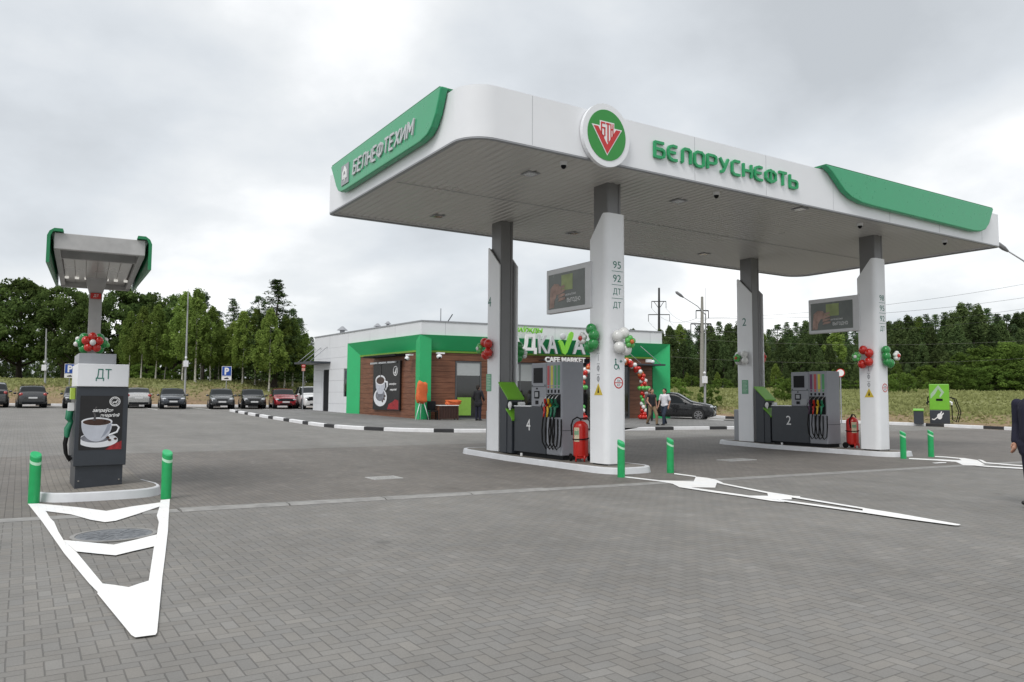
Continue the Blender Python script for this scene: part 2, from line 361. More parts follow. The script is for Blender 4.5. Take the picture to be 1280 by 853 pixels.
kerb('kerb',APL,side=1,w=.18,h=.145,start=0)
kerb('kerb',APR_,side=1,w=.18,h=.145,start=0.3,taper0=.9)
# dropped kerb ramp between the two runs
mb=MB(); mb.add([(20.6,27.4,tz(0,27.4)+.006),(23.2,27.1,tz(0,27.1)+.006),(23.2,27.3,tz(0,27.3)+.13),(20.6,27.6,tz(0,27.6)+.13)],[(0,1,2,3)]); mb.build('kerb_ramp',[APR],kind='structure')
kerb('kerb',smoothpts(BND[2:10],1),side=1,w=.2,h=.17,start=.6)
kerb('kerb',smoothpts(BND[9:14],1),side=1,w=.2,h=.17,start=2.2)
# drain strip
mb=MB(); x=-14.0
while x<32:
    L=1.5 if not (-.2<x<2.0) else .5; h=.028 if (2.1<x+L/2<7.6) else .0065; g_=.012
    y0_,y1_=dry(x+g_),dry(x+L-g_)
    mb.add([(x+g_,y0_-.11,.0032),(x+L-g_,y1_-.11,.0032),(x+L-g_,y1_-.03,h),(x+g_,y0_-.03,h),(x+g_,y0_+.15,h),(x+L-g_,y1_+.15,h),(x+L-g_,y1_+.22,.006),(x+g_,y0_+.22,.006)],[(0,1,2,3),(3,2,5,4),(4,5,6,7),(0,3,4,7),(1,6,5,2)]); x+=L
mb.build('drain_strip',[CONC],kind='structure')
# inlet grates and manhole
GR=mat('grate_metal',(.48,.48,.47),.6,.1,noise=.2)
def grate(name,px,py,w,d,label):
    p=AZ(px,py); o=empty(name,(p.x,p.y,.004),0,label,'drain grate')
    mb=MB(); ringprism(mb,[(-w/2,-d/2),(w/2,-d/2),(w/2,d/2),(-w/2,d/2)],[(-w/2+.04,-d/2+.04),(w/2-.04,-d/2+.04),(w/2-.04,d/2-.04),(-w/2+.04,d/2-.04)],0,.012); mb.build('frame',[GR],o)
    mb=MB()
    for i in range(9): x=-w/2+.06+i*(w-.12)/8; mb.box((x-.012,-d/2+.04,.001),(x+.012,d/2-.04,.009))
    mb.build('bars',[GR],o)
grate('drain_grate',480,598,.62,.5,'square metal drain grate in the lane left of pump 4 island')
grate('drain_grate',921,575.5,1.0,.5,'small light drain grate in the lane before pump 2 island')
p=AZ(143,669.5); o=empty('manhole_cover',(p.x,p.y,.005),0,'round grey iron manhole cover inside the white painted wedge','manhole cover')
IRON=mat('cast_iron',(.20,.21,.225),.5,.3,noise=.3,scale=12,bump=.3)
rm=.46
mb=MB(); ringprism(mb,ell(0,0,rm,rm,40),ell(0,0,rm-.05,rm-.05,40),0,.010); mb.build('rim',[CONC],o)
mb=MB(); mb.prism(ell(0,0,rm-.055,rm-.055,40),0,.006)
for k in range(12):
    a=2*PI*k/12; M=Matrix.Rotation(a,4,'Z'); mb.box((.10,-.013,.006),(.36,.013,.011),0,M)
    M=Matrix.Rotation(a+PI/12,4,'Z'); mb.box((.22,-.03,.006),(.32,.03,.010),0,M)
ringprism(mb,ell(0,0,.09,.09,20),ell(0,0,.06,.06,20),.006,.011); mb.build('lid',[IRON],o)

# painted markings --------------------------------------------------
def mark(name,polys,dz=.006):
    mb=MB()
    for i,pl in enumerate(polys):
        vs=[]
        for q in pl: p=AZ(q[0],q[1]); vs.append((p.x,p.y,dz+.005+.0012*i))
        mb.add(vs,[tuple(range(len(vs)))])
    o=mb.build(name,[PAINT],kind='structure'); 
    bm=bmesh.new(); bm.from_mesh(o.data); bmesh.ops.triangulate(bm,faces=bm.faces)
    for f in bm.faces:
        if f.normal.z<0: f.normal_flip()
    bm.to_mesh(o.data); bm.free(); return o
c7=lambda l:[(a/3.048,600+b/3.048) for a,b in l]
mark('road_marking',[c7([(106,94),(150,93),(178,127),(192,150),(206,163),(222,200),(243,235),(292,280),(395,405),(385,445),(340,400),(245,285),(160,162)]),
 c7([(612,80),(647,76),(642,150),(640,195),(628,300),(615,400),(600,420),(566,392),(586,262),(597,215),(605,165),(597,140),(606,110)]),
 c7([(150,94),(300,108),(405,122),(500,105),(612,89),(606,106),(520,135),(440,160),(400,165),(345,156),(270,135),(170,122)]),
 c7([(240,234),(300,239),(433,252),(520,232),(599,212),(588,258),(505,277),(440,293),(375,287),(290,278)]),
 c7([(392,402),(440,408),(490,416),(530,402),(570,390),(618,380),(598,590),(592,599),(545,605),(515,609),(500,600),(370,440)])])
ca=lambda l:[(770+a/5.565,585+b/5.565) for a,b in l]
cb=lambda l:[(980+a/5.565,610+b/5.565) for a,b in l]
cc=lambda l:[(1120+a/8,560+b/8) for a,b in l]
mark('road_marking',[ca([(60,62),(300,90),(540,98),(556,64),(640,74),(690,84),(742,106),(735,117),(702,108),(690,142),(440,138),(395,115),(300,98),(60,70)]),
 ca([(405,40),(556,60),(556,68),(405,48)]),
 ca([(735,109),(1060,173),(1225,199),(1281,203),(1281,214),(1225,209),(1060,184),(735,118)]),
 ca([(440,129),(690,165),(880,192),(1080,222),(1170,232),(1170,245),(1080,236),(880,204),(690,178),(440,140)]),
 ca([(1050,172),(1225,199),(1222,227),(1100,226),(900,204),(900,199),(1058,201)]),
 cb([(50,62),(560,147),(560,157),(50,73)]),cb([(-40,86),(0,92),(550,168),(550,181),(0,103),(-40,97)]),
 cb([(545,147),(800,188),(1230,265),(1215,271),(1190,271),(800,219),(550,181)])])
mark('road_marking',[cc([(130,106),(400,117),(600,127),(655,128),(615,103),(680,106),(815,127),(890,172),(800,182),(670,176),(600,144),(400,130),(130,116)]),
 cc([(390,86),(500,92),(625,103),(625,113),(500,101),(390,95)]),
 cc([(820,120),(862,126),(905,149),(1400,192),(1400,202),(900,159),(872,153)]),
 cc([(790,172),(900,183),(1400,212),(1400,226),(900,195),(780,182)]),
 cc([(360,156),(440,150),(505,150),(500,157),(390,162)])])
mb=MB()
for px in (196,262,300,338,378,418): # bay lines in the parking row
    a=GT(px,512.5); b=(a.x-.4,a.y+4.5); mb.add([(a.x,a.y,tz(0,a.y)+.005),(a.x+.12,a.y,tz(0,a.y)+.005),(b[0]+.12,b[1],tz(0,b[1])+.005),(b[0],b[1],tz(0,b[1])+.005)],[(0,1,2,3)])
mb.build('road_marking',[PAINT],kind='structure')

# fuel islands ------------------------------------------------------
def island(cx,y0,y1,hw,kt=.08,hf=lambda x,y:.14):
    H=.14; out=[]
    nose=1.0
    N=10
    for i in range(N+1): t=PI+PI*i/N; out.append((cx+hw*(abs(math.cos(t))**.55)*(1 if math.cos(t)>0 else -1),y0+.62+ .62*math.sin(t)))
    for i in range(N+1): t=PI*i/N; out.append((cx+hw*(abs(math.cos(t))**.55)*(1 if math.cos(t)>0 else -1),y1-.62+.62*math.sin(t)))
    o2=[]
    for a_,b_ in zip(out,out[1:]+out[:1]):
        L_=math.hypot(b_[0]-a_[0],b_[1]-a_[1]); k_=max(1,int(L_/.35)); o2+=[(a_[0]+(b_[0]-a_[0])*q/k_,a_[1]+(b_[1]-a_[1])*q/k_) for q in range(k_)]
    out=o2; cym=(y0+y1)/2
    inn=[(cx+(p[0]-cx)*(1-kt/hw),cym+(p[1]-cym)*(1-kt/((y1-y0)/2))) for p in out]
    low=[(cx+(p[0]-cx)*(1+.03/hw),cym+(p[1]-cym)*(1+.03/((y1-y0)/2))) for p in out]
    z=lambda y:tz(0,y)
    n=len(out); vs=[(p[0],p[1],z(p[1])-.05) for p in low]+[(p[0],p[1],z(p[1])+max(.004,hf(*p)-.015)) for p in out]+[(cx+(p[0]-cx)*.985,p[1]+(0.01 if p[1]<cym else -.01),z(p[1])+hf(*p)) for p in out]+[(p[0],p[1],z(p[1])+hf(*p)) for p in inn]
    mb=MB()
    lowf=lambda i:hf(*out[i])<.02
    for k in range(3):
        for m_ in (0,1): mb.add(vs,[(k*n+i,k*n+(i+1)%n,(k+1)*n+(i+1)%n,(k+1)*n+i) for i in range(n) if (lowf(i) or lowf((i+1)%n))==bool(m_)],m_,k==0)
    o=mb.build('island_kerb',[KERBG,PAVI],kind='structure')
    poly_sheet('island_paving',inn,-.002,PAVI,zf=lambda x,y:tz(x,y)+hf(x,y))
island(11.35,12.86,19.75,.68); island(21.55,12.86,19.5,.68); island(1.17,13.70,19.5,.89,.05,lambda x,y:max(.008,.14*(min(1,max(0,1-(y-14.15)/.55)) if x<1.17 else min(1,max(0,1-(y-14.6)/2.4)))))

# ------------------------------------------------------------------ main canopy
X0,X1,Y0,Y1,ZB,ZT=6.775,26.197,12.251,20.018,6.519,7.526
CX=(11.303,21.524); YF,YR=13.753,18.373
can=empty('fuel_canopy',((X0+X1)/2,(Y0+Y1)/2,0),0,'large white flat canopy with green wing panels standing on four columns over the pumps','canopy')
def wmat(o):
    m=o.matrix_basis.copy()
    return wmat(o.parent)@o.matrix_parent_inverse@m if o.parent else m
def wp(o,par):
    o.parent=par; o.matrix_parent_inverse=wmat(par).inverted(); return o
def wb(mb,name,mats,par,**k): return wp(mb.build(name,mats,**k),par)
RR=(.7,.22,.62,.2); RI=(.6,.14,.52,.12)
po=rrect(X0,Y0,X1,Y1,RR,10)
pin=rrect(X0+.12,Y0+.12,X1-.12,Y1-.12,RI,10)
mb=MB(); ringprism(mb,po,pin,ZB,ZT,0,None,True); f=wb(mb,'fascia',[WHITE],can)
mb=MB(); mb.prism(rrect(X0+.1,Y0+.1,X1-.1,Y1-.1,RI,10),ZT-.25,ZT-.15); wb(mb,'roof_deck',[ALUL],can)
# lower trim
mb=MB(); ringprism(mb,rrect(X0+.004,Y0+.004,X1-.004,Y1-.004,RR,10),rrect(X0+.1,Y0+.1,X1-.1,Y1-.1,RI,10),ZB-.03,ZB-.002,0,None,True); wb(mb,'bottom_trim',[ALUL],can)
# linear ceiling panels run front to back
mb=MB(); x=X0+.1; W=.2
while x<X1-.1:
    for a,b,za,zb in ((x,x+.03,ZB+.045,ZB+.022),(x+.03,x+W*.5,ZB+.022,ZB+.016),(x+W*.5,x+W-.05,ZB+.016,ZB+.022),(x+W-.05,x+W-.02,ZB+.022,ZB+.045),(x+W-.02,x+W,ZB+.045,ZB+.045)):
        b=min(b,X1-.1)
        def yy(q,rl,rr):
            e=0
            for r,d in ((rl,q-(X0+.1)),(rr,(X1-.1)-q)):
                if d<r: e=max(e,r-math.sqrt(max(0,r*r-(r-d)**2)))
            return e
        mb.add([(a,Y0+.1+yy(a,.52,.12),za),(b,Y0+.1+yy(b,.52,.12),zb),(b,Y1-.1-yy(b,.14,.6),zb),(a,Y1-.1-yy(a,.14,.6),za)],[(0,1,2,3)])
    x+=W
wb(mb,'ceiling',[CEIL],can)
mb=MB()
mb.box((X0+.3,(Y0+Y1)/2-.02,ZB+.008),(X1-.3,(Y0+Y1)/2+.0,ZB+.0125)); wb(mb,'ceiling_joint',[ALUL],can)
# green wing panels
def wing(prof,M,th,name,mats,par):
    mb=MB(); mb.prism(prof,0,th,0,M); return wb(mb,name,mats,par,bevel=.03,seg=3)
# left facade: u=y, v=z, normal -x
ML=Matrix(((0,0,-1,X0-.02),(1,0,0,0),(0,1,0,0),(0,0,0,1)))
prof=[(19.30,7.60),(19.12,7.36),(18.86,6.98),(18.72,6.84),(18.52,6.765),(18.2,6.75),(13.95,6.77),(13.62,6.82),(13.42,6.93),(13.24,7.14),(13.12,7.38),(13.02,7.62)]
wing(prof,ML,.16,'wing_panel',[GREEN],can)
mb=MB(); mb.prism([(a,b) for a,b in [(19.22,7.62),(13.10,7.64),(13.10,7.60),(19.22,7.58)]],-.25,.15,0,ML); wb(mb,'wing_return',[GREEND],can)
MT=frame((X0-.182,0,0),(0,-1,0),(0,0,1),(-1,0,0))
mb=MB(); mb.box((-18.42,6.88,0),(-17.92,7.38,.02),0,MT)
e=wb(mb,'emblem_plate',[ALUL],can)
mb=MB()
a=[(-18.17,7.34),(-18.32,7.2),(-18.32,7.02),(-18.24,7.02),(-18.24,7.15),(-18.17,7.22),(-18.10,7.15),(-18.10,7.02),(-18.02,7.02),(-18.02,7.2)]
mb.prism(a,.021,.032,0,MT); mb.prism([(-18.17,7.13),(-18.22,7.07),(-18.17,6.92),(-18.12,7.07)],.021,.032,0,MT); wb(mb,'emblem',[PAPER],can)
# right front panel
MF=frame((0,Y0-.02,0),(1,0,0),(0,0,1),(0,-1,0))
prof=[(17.02,7.60),(17.35,7.44),(17.62,7.22),(17.86,7.03),(18.15,6.90),(18.6,6.82),(19.1,6.80),(24.2,6.745),(24.6,6.78),(24.9,6.88),(25.12,7.08),(25.42,7.60)]
wing(prof,MF,.16,'wing_panel',[GREEN],can)
mb=MB(); mb.prism([(17.1,7.57),(25.36,7.57),(25.36,7.62),(17.1,7.62)],-.25,.15,0,MF); wb(mb,'wing_return',[GREEND],can)
MFT=frame((0,Y0-.015,0),(1,0,0),(0,0,1),(0,-1,0))
GL={'Б':(.62,[[(.6,1),(0,1),(0,0),(.45,0),(.60,.08),(.62,.2),(.62,.38),(.58,.48),(.45,.55),(0,.55)]]),
'Є':(.6,[[(.6,.97),(.3,1),(.08,.9),(0,.7),(0,.3),(.08,.1),(.3,0),(.6,.03)],[(0,.52),(.48,.52)]]),
'Л':(.66,[[(0,0),(.09,.08),(.10,.85),(.22,1),(.52,1),(.66,.88),(.66,0)]]),
'О':(.66,[[(.16,0),(.5,0),(.66,.16),(.66,.84),(.5,1),(.16,1),(0,.84),(0,.16),(.16,0)]]),
'Р':(.62,[[(0,0),(0,1),(.45,1),(.60,.92),(.62,.8),(.62,.6),(.58,.48),(.45,.42),(0,.42)]]),
'У':(.64,[[(0,1),(.34,.36)],[(.64,1),(.28,.12),(.18,.0),(.04,0)]]),
'С':(.6,[[(.6,1),(.16,1),(0,.84),(0,.16),(.16,0),(.6,0)]]),
'Н':(.62,[[(0,0),(0,1)],[(.62,0),(.62,1)],[(0,.5),(.62,.5)]]),
'Ф':(.82,[[(.41,-.04),(.41,1.04)],[(.2,.12),(.62,.12),(.82,.3),(.82,.7),(.62,.88),(.2,.88),(0,.7),(0,.3),(.2,.12)]]),
'Т':(.64,[[(0,1),(.64,1)],[(.32,1),(.32,0)]]),
'Ь':(.62,[[(0,1),(0,0),(.45,0),(.60,.08),(.62,.2),(.62,.38),(.58,.48),(.45,.55),(0,.55)]])}
GL.update({'Е':(.56,[[(.56,1),(0,1),(0,0),(.56,0)],[(0,.52),(.48,.52)]]),'Х':(.64,[[(0,1),(.64,0)],[(.64,1),(0,0)]]),'И':(.66,[[(0,1),(0,0)],[(0,.05),(.66,.95)],[(.66,1),(.66,0)]]),'М':(.8,[[(0,0),(0,1),(.4,.35),(.8,1),(.8,0)]])})
def stroke_word(word,name,mt,M,u0,u1,v0,v1,d,par,gap=.30,hw=.095,shear=0):
    tot=sum(GL[c][0] for c in word)+gap*(len(word)-1)+2*hw; sx=(u1-u0)/tot; sy=(v1-v0)/(1+2*hw); u=hw
    for c in word:
        w_,pls=GL[c]; mb=MB(); k=0
        for pl in pls:
            P=[(u0+(u+x+shear*y)*sx,v0+(y+hw)*sy) for x,y in pl]; t=hw*min(sx,sy)
            for i,(a,b) in enumerate(zip(P[:-1],P[1:])):
                dx,dy=b[0]-a[0],b[1]-a[1]; L_=math.hypot(dx,dy); nx_,ny_=-dy/L_*t,dx/L_*t; k+=1
                mb.prism([(a[0]+nx_,a[1]+ny_),(a[0]-nx_,a[1]-ny_),(b[0]-nx_,b[1]-ny_),(b[0]+nx_,b[1]+ny_)],0,d+k*.0005,0,M)
            for q in P[1:-1]: k+=1; mb.prism(ell(q[0],q[1],t,t,14),0,d+k*.0005,0,M)
        wb(mb,name,[mt],par); u+=w_+gap
stroke_word('БЕЛНЕФТЕХИМ','letter',SILV,MT,-17.64,-14.22,6.97,7.33,.03,can,gap=.30,hw=.085,shear=.22)
stroke_word('БЄЛОРУСНЄФТЬ','letter',mat('letter_green',(.02,.33,.12),.35,noise=.03),MFT,11.32,16.14,6.82,7.20,.05,can)
for x in (8.2,12.6,15.0,17.6,20.1,22.6,25.0): mb=MB(); mb.box((x,Y0-.0035,ZB+.01),(x+.005,Y0-.0005,ZT-.01)); wb(mb,'panel_joint',[ALUL],can)
# round logo
LC=(9.97,7.03)
mb=MB(); mb.prism(ell(LC[0],LC[1],.62,.66,44),.0,.09,0,MF); d=wb(mb,'logo_disc',[WHITE],can)
LG=mat('logo_green',(.03,.27,.045),.4,noise=.04); LR=mat('logo_red',(.55,.03,.03),.4,noise=.04)
mb=MB(); mb.prism(ell(LC[0],LC[1],.50,.53,44),.092,.10,0,MF); wb(mb,'logo_field',[LG],can)
mb=MB(); L=lambda l:[(LC[0]+a,LC[1]+b) for a,b in l]
mb.prism(L([(-.40,.17),(-.19,.17),(-.19,.28),(.19,.28),(.19,.17),(.40,.17),(.0,-.43)]),.101,.106,0,MF); wb(mb,'logo_outline',[PAPER],can)
mb=MB(); mb.prism(L([(-.355,.145),(-.235,.145),(.0,-.20),(.235,.145),(.355,.145),(.0,-.395)]),.107,.112,0,MF)
for q in ([(-.165,.255),(-.165,.02),(-.135,-.02),(-.135,.255)],[(-.135,.255),(-.135,.222),(-.05,.222),(-.05,.255)],[(-.135,.15),(-.135,.12),(-.05,.12),(-.05,.15)],[(-.05,.15),(-.05,-.03),(-.08,-.03),(-.08,.12)],[(-.135,.0),(-.135,-.03),(-.08,-.06),(-.08,-.03)],
          [(-.03,.255),(-.03,.222),(.07,.222),(.07,.255)],[(.003,.222),(.003,-.15),(.037,-.15),(.037,.222)],
          [(.085,.255),(.085,-.08),(.11,-.05),(.11,.255)],[(.14,.255),(.14,-.01),(.165,.02),(.165,.255)],[(.11,.15),(.11,.12),(.14,.12),(.14,.15)]): mb.prism(L(q),.107,.112,0,MF)
wb(mb,'logo_mark',[LR],can)
# dome cameras + downlights under the ceiling
for i,(px,py) in enumerate(((704.5,209),(895.5,246),(1075,284),(1181,305))):
    d=ray(px,py); p=C+d*((ZB-.08-C.z)/d.z); mb=MB(); mb.cone((p.x,p.y,ZB+.03),(p.x,p.y,ZB-.05),.085,.075,16); c=wb(mb,'camera_housing',[WHITE],can)
    mb=MB(); mb.sph((p.x,p.y,ZB-.05),(.06,.06,.075),0,14,8); wb(mb,'camera_dome',[SCREEN],can)
LAMP=mat('lamp_glass',(.75,.76,.75),.3,noise=.02)
for px,py in ((547,271),(663,218),(716,292),(848,252),(1000,262),(880,318)):
    d=ray(px,py); p=C+d*((ZB-C.z)/d.z); mb=MB(); mb.box((p.x-.16,p.y-.16,ZB-.0),(p.x+.16,p.y+.16,ZB+.014)); wb(mb,'downlight_frame',[ALUL],can)
    mb=MB(); mb.box((p.x-.12,p.y-.12,ZB-.006),(p.x+.12,p.y+.12,ZB-.001)); wb(mb,'downlight',[CHROME],can)
# columns
def column(cx,cy,front,nums,label):
    s=-1 if front else 1   # outward direction along y
    mb=MB(); mb.prism([(cx+a,cy+b) for a,b in [(-.2,-.24),(-.18,-.26),(.10,-.26),(.12,-.235),(.14,-.26),(.18,-.26),(.2,-.24),(.2,.24),(.18,.26),(-.18,.26),(-.2,.24)]],.10,ZB+.03); c=wb(mb,'column',[ALU],can)
    if label: c['label']=label
    # white shell: U-profile with slanted top
    xo,xi=cx-.27,cx+.34; y_in=cy-s*.30; y_out=cy+s*(.28 if front else .42); r=.14
    ztop_o,ztop_i=5.84,5.28
    n=6; arc=[(xo+r-r*math.cos(PI/2*k/n),y_out-s*(r-r*math.sin(PI/2*k/n))) for k in range(n+1)]
    arc2=[(xi-r+r*math.sin(PI/2*k/n),y_out-s*(r-r*math.cos(PI/2*k/n))) for k in range(n+1)]
    path=[(xo,y_in)]+arc+arc2+[(xi,y_in)]
    zt=lambda y: ztop_i+(ztop_o-ztop_i)*min(1,max(0,(y-y_in)/(y_out-y_in)*1.25))
    m=len(path); th=.035
    inner=[(cx+(p[0]-cx)*.88,p[1] if abs(p[1]-y_in)<1e-6 else p[1]-s*th) for p in path]
    base=.17
    vs=[(p[0],p[1],base) for p in path]+[(p[0],p[1],zt(p[1])) for p in path]+[(p[0],p[1],base) for p in inner]+[(p[0],p[1],zt(p[1])) for p in inner]
    fs=[]
    for i in range(m-1): fs+=[(i,i+1,m+i+1,m+i),(2*m+i,3*m+i,3*m+i+1,2*m+i+1),(m+i,m+i+1,3*m+i+1,3*m+i),(i,2*m+i,2*m+i+1,i+1)]
    fs+=[(0,m,3*m,2*m),(m-1,3*m-1,4*m-1,2*m-1)]
    mb=MB(); mb.add(vs,fs,0,True); sh=wb(mb,'shell',[WHITE2],c)
    mb=MB(); mb.box((xo+.05,min(y_in,y_out)+.04,.12),(xi-.05,max(y_in,y_out)-.04,.171)); wb(mb,'plinth',[DARK2],c)
    return c,xo,xi,y_out
GT_=mat('green_print',(.03,.17,.13),.5,noise=.05)
GRY=mat('grey_print',(.25,.26,.28),.5,noise=.05)
cols=[]
for ci,cx in enumerate(CX):
    c,xo,xi,yo=column(cx,YF,True,None,'front column of the canopy with fuel grades printed on its white shell'); cols.append(c)
    M=frame((0,yo-.002,0),(1,0,0),(0,0,1),(0,-1,0)); xc=(xo+xi)/2+.03
    for k,t in enumerate((('95','92','ДТ','ДТ'),('98','95','92','ДТ'))[ci]):
        z=4.74-k*.31; wp(text(t,'grade_number',GT_,M,xc-.13,xc+.10,z-.165,z,.002),c)
        if k<3: mb=MB(); mb.box((xc-.17,z-.235,0),(xc+.16,z-.225,.002),0,M); wb(mb,'grade_line',[GT_],c)
    # prohibition roundel, wheelchair mark
    z=1.98; xr=xc+.02
    mb=MB(); ringprism(mb,ell(xr,z,.13,.13,30),ell(xr,z,.105,.105,30),0,.002,0,M); mb.box((xr-.106,z-.008,0),(xr+.106,z+.008,.0019),0,M); w=wb(mb,'round_mark',[RED],c)
    wp(text('Аи','mark_text',GRY,M,xr-.045,xr+.045,z+.02,z+.08,.002),c); wp(text('кл','mark_text',GRY,M,xr-.04,xr+.04,z-.075,z-.025,.002),c)
    if ci==0:
        z=2.37; xr=xc-.05
        mb=MB(); ringprism(mb,ell(xr,z-.03,.065,.065,20),ell(xr,z-.03,.045,.045,20),0,.002,0,M); mb.prism(ell(xr-.015,z+.13,.024,.024,12),0,.002,0,M)
        for q in ([(xr-.03,z+.10),(xr-.005,z+.10),(xr+.01,z+.02),(xr+.07,z+.02),(xr+.10,z-.08),(xr+.08,z-.09),(xr+.05,z),(xr-.02,z)],): mb.prism(q,.0021,.004,0,M)
        for a,b in ((0,.05),): mb.prism([(xr+.13,z+.13),(xr+.15,z+.13),(xr+.15,z+.06),(xr+.13,z+.06)],0,.002,0,M); mb.prism([(xr+.105,z+.105),(xr+.175,z+.105),(xr+.175,z+.085),(xr+.105,z+.085)],.0021,.004,0,M)
        wb(mb,'wheelchair_mark',[GT_],c)
    # side face: vertical notice + warning triangle
    M2=frame((xo-.002,0,0),(0,-1,0),(0,0,1),(-1,0,0)); yc=-(YF-.0)
    for k in range(4):
        z=2.88-k*.24; mb=MB(); w=.05; mb.box((yc-w,z,0),(yc+w,z+.012,.002),0,M2); mb.box((yc-.008,z-.17,0),(yc+.008,z-.02,.0019),0,M2)
        if k>1: ringprism(mb,ell(yc,z-.09,.045,.06,14),ell(yc,z-.09,.03,.045,14),.0021,.004,0,M2)
        wb(mb,'notice_print',[GRY],c)
    z=1.70; mb=MB(); mb.prism([(yc-.15,z),(yc+.15,z),(yc,z+.27)],0,.002,0,M2); w=wb(mb,'warning_triangle',[YEL],c)
    mb=MB(); mb.prism([(yc-.03,z+.05),(yc+.03,z+.05),(yc,z+.20)],.0021,.004,0,M2); wb(mb,'warning_flame',[DARK2],c)
    # rear column
    c,xo,xi,yo=column(cx,YR,False,None,'rear column of the canopy with the pump number on its white shell'); cols.append(c)
    M2=frame((xo-.002,0,0),(0,-1,0),(0,0,1),(-1,0,0)); yc=-(YR+.22-(.20 if ci else 0))
    wp(text('42'[ci],'pump_number',GT_,M2,yc-.09,yc+.08,4.17,4.44,.002),c)
    mb=MB(); mb.box((yc-.15,1.80,0),(yc+.13,2.28,.003),0,M2); p_=wb(mb,'green_notice',[mat('notice_green',(.16,.38,.24),.5,noise=.1,scale=20)],c)
    mb=MB()
    for k in range(9): mb.box((yc-.11,2.22-k*.045,.0032),(yc+.06+.03*math.sin(k*2.3),2.235-k*.045,.005),0,M2)
    wb(mb,'notice_text',[mat('pale_green',(.45,.65,.5),.5)],c)
    # grey cabinet behind the rear shell
    mb=MB(); mb.box((cx-.05,YR+.44,.16),(cx+.25,YR+.75,1.25)); b_=mb.build('water_post',[ALUL],bevel=.02); tag(b_,('grey metal service post at the back of the column nearest the cafe wall','slim grey service post behind the far right rear column')[ci],'service post')
index_children(can)

# advert screens ----------------------------------------------------
SKIN_P=mat('poster_skin',(.36,.24,.20),.5,noise=.45,scale=7)
for ci,cx in enumerate(CX):
    xo=cx-.27; ya,yb=YF+.22,YF+2.0; o=empty('advert_screen',(xo+.02,(ya+yb)/2,4.25),0,('grey framed advert screen fixed to the front column beside pump 4','grey framed advert screen fixed to the front column beside pump 2')[ci],'advert screen','advert screens on the canopy columns')
    mb=MB(); mb.box((xo-.04,ya,3.70),(xo+.10,yb,4.79)); wb(mb,'housing',[mat('screen_frame',(.62,.625,.64),.4,noise=.03)],o,bevel=.015)
    M=frame((xo-.042,0,0),(0,-1,0),(0,0,1),(-1,0,0)); u0,u1,v0,v1=-yb+.09,-ya-.22,3.80,4.66
    mb=MB(); mb.box((u0,v0,-.01),(u1,v1,.003),0,M); d=wb(mb,'display',[mat('display_grey',(.11,.125,.115),.25,noise=.3,scale=1.5)],o)
    mb=MB(); mb.prism([(u0+.55,v0+.42),(u0+1.0,v0+.42),(u0+1.0,v1-.06),(u0+.55,v1-.06)],.004,.0055,0,M); wb(mb,'picture_block',[mat('screen_lime',(.27,.33,.13),.4,noise=.35,scale=3)],d)
    mb=MB(); mb.prism([(u0+.05,v0+.03),(u0+.10,v0+.52),(u0+.25,v0+.62),(u0+.42,v0+.60),(u0+.55,v0+.48),(u0+.50,v0+.36),(u0+.36,v0+.34),(u0+.26,v0+.2),(u0+.24,v0+.03)],.004,.0065,0,M)
    for q_ in range(4): mb.prism([(u0+.38+.03*q_,v0+.50-.085*q_),(u0+.66+.02*q_,v0+.56-.10*q_),(u0+.70,v0+.50-.10*q_),(u0+.42,v0+.42-.085*q_)],.007+.0008*q_,.0095+.0008*q_,0,M)
    wb(mb,'picture_hand',[SKIN_P],d)
    wp(text('ЗАПРАЎЛЯЙ','caption',PAPER,M,u0+.70,u0+1.12,v0+.28,v0+.34,.004),d); wp(text('ВЫГОДНО','caption',PAPER,M,u0+.78,u0+1.30,v0+.10,v0+.22,.004),d)

# ------------------------------------------------------------------ pumps
NOZ={'red':RED,'yellow':mat('nozzle_yellow',(.65,.42,.02),.4),'green':mat('nozzle_green',(.01,.17,.08),.4),'green2':mat('nozzle_green_deep',(.01,.11,.06),.4),'purple':mat('nozzle_purple',(.06,.02,.06),.4),'black':DARK2}
STR={'red':mat('stripe_red',(.45,.06,.07),.4),'yellow':mat('stripe_yellow',(.55,.50,.06),.4),'green':mat('stripe_green',(.07,.30,.11),.4),'green2':mat('stripe_green_b',(.05,.26,.09),.4),'purple':mat('stripe_purple',(.12,.02,.09),.4)}
def nozzle(x,y,z,c,par,side=False):
    """holstered filling nozzle: spout up-left, coloured grip body, hose looping down"""
    m=NOZ[c]; mb=MB()
    mb.tube([(x,y-.02,z+.02),(x+.005,y-.10,z+.10),(x+.03,y-.13,z+.20)],[.03,.035,.026],10); mb.tube([(x,y-.03,z+.01),(x-.0,y-.12,z-.02),(x+.01,y-.13,z-.14)],[.035,.04,.028],10)
    n=mb.build('nozzle',[m],par)
    mb=MB(); mb.tube([(x+.03,y-.13,z+.19),(x+.055,y-.09,z+.27),(x+.06,y-.03,z+.30)],.012,8); mb.build('spout',[CHROME],n)
    mb=MB(); mb.tube([(x+.0,y-.17,z+.12),(x-.02,y-.20,z+.02),(x,y-.16,z-.10)],.010,6); mb.build('lever',[DARK2],n)
    return n
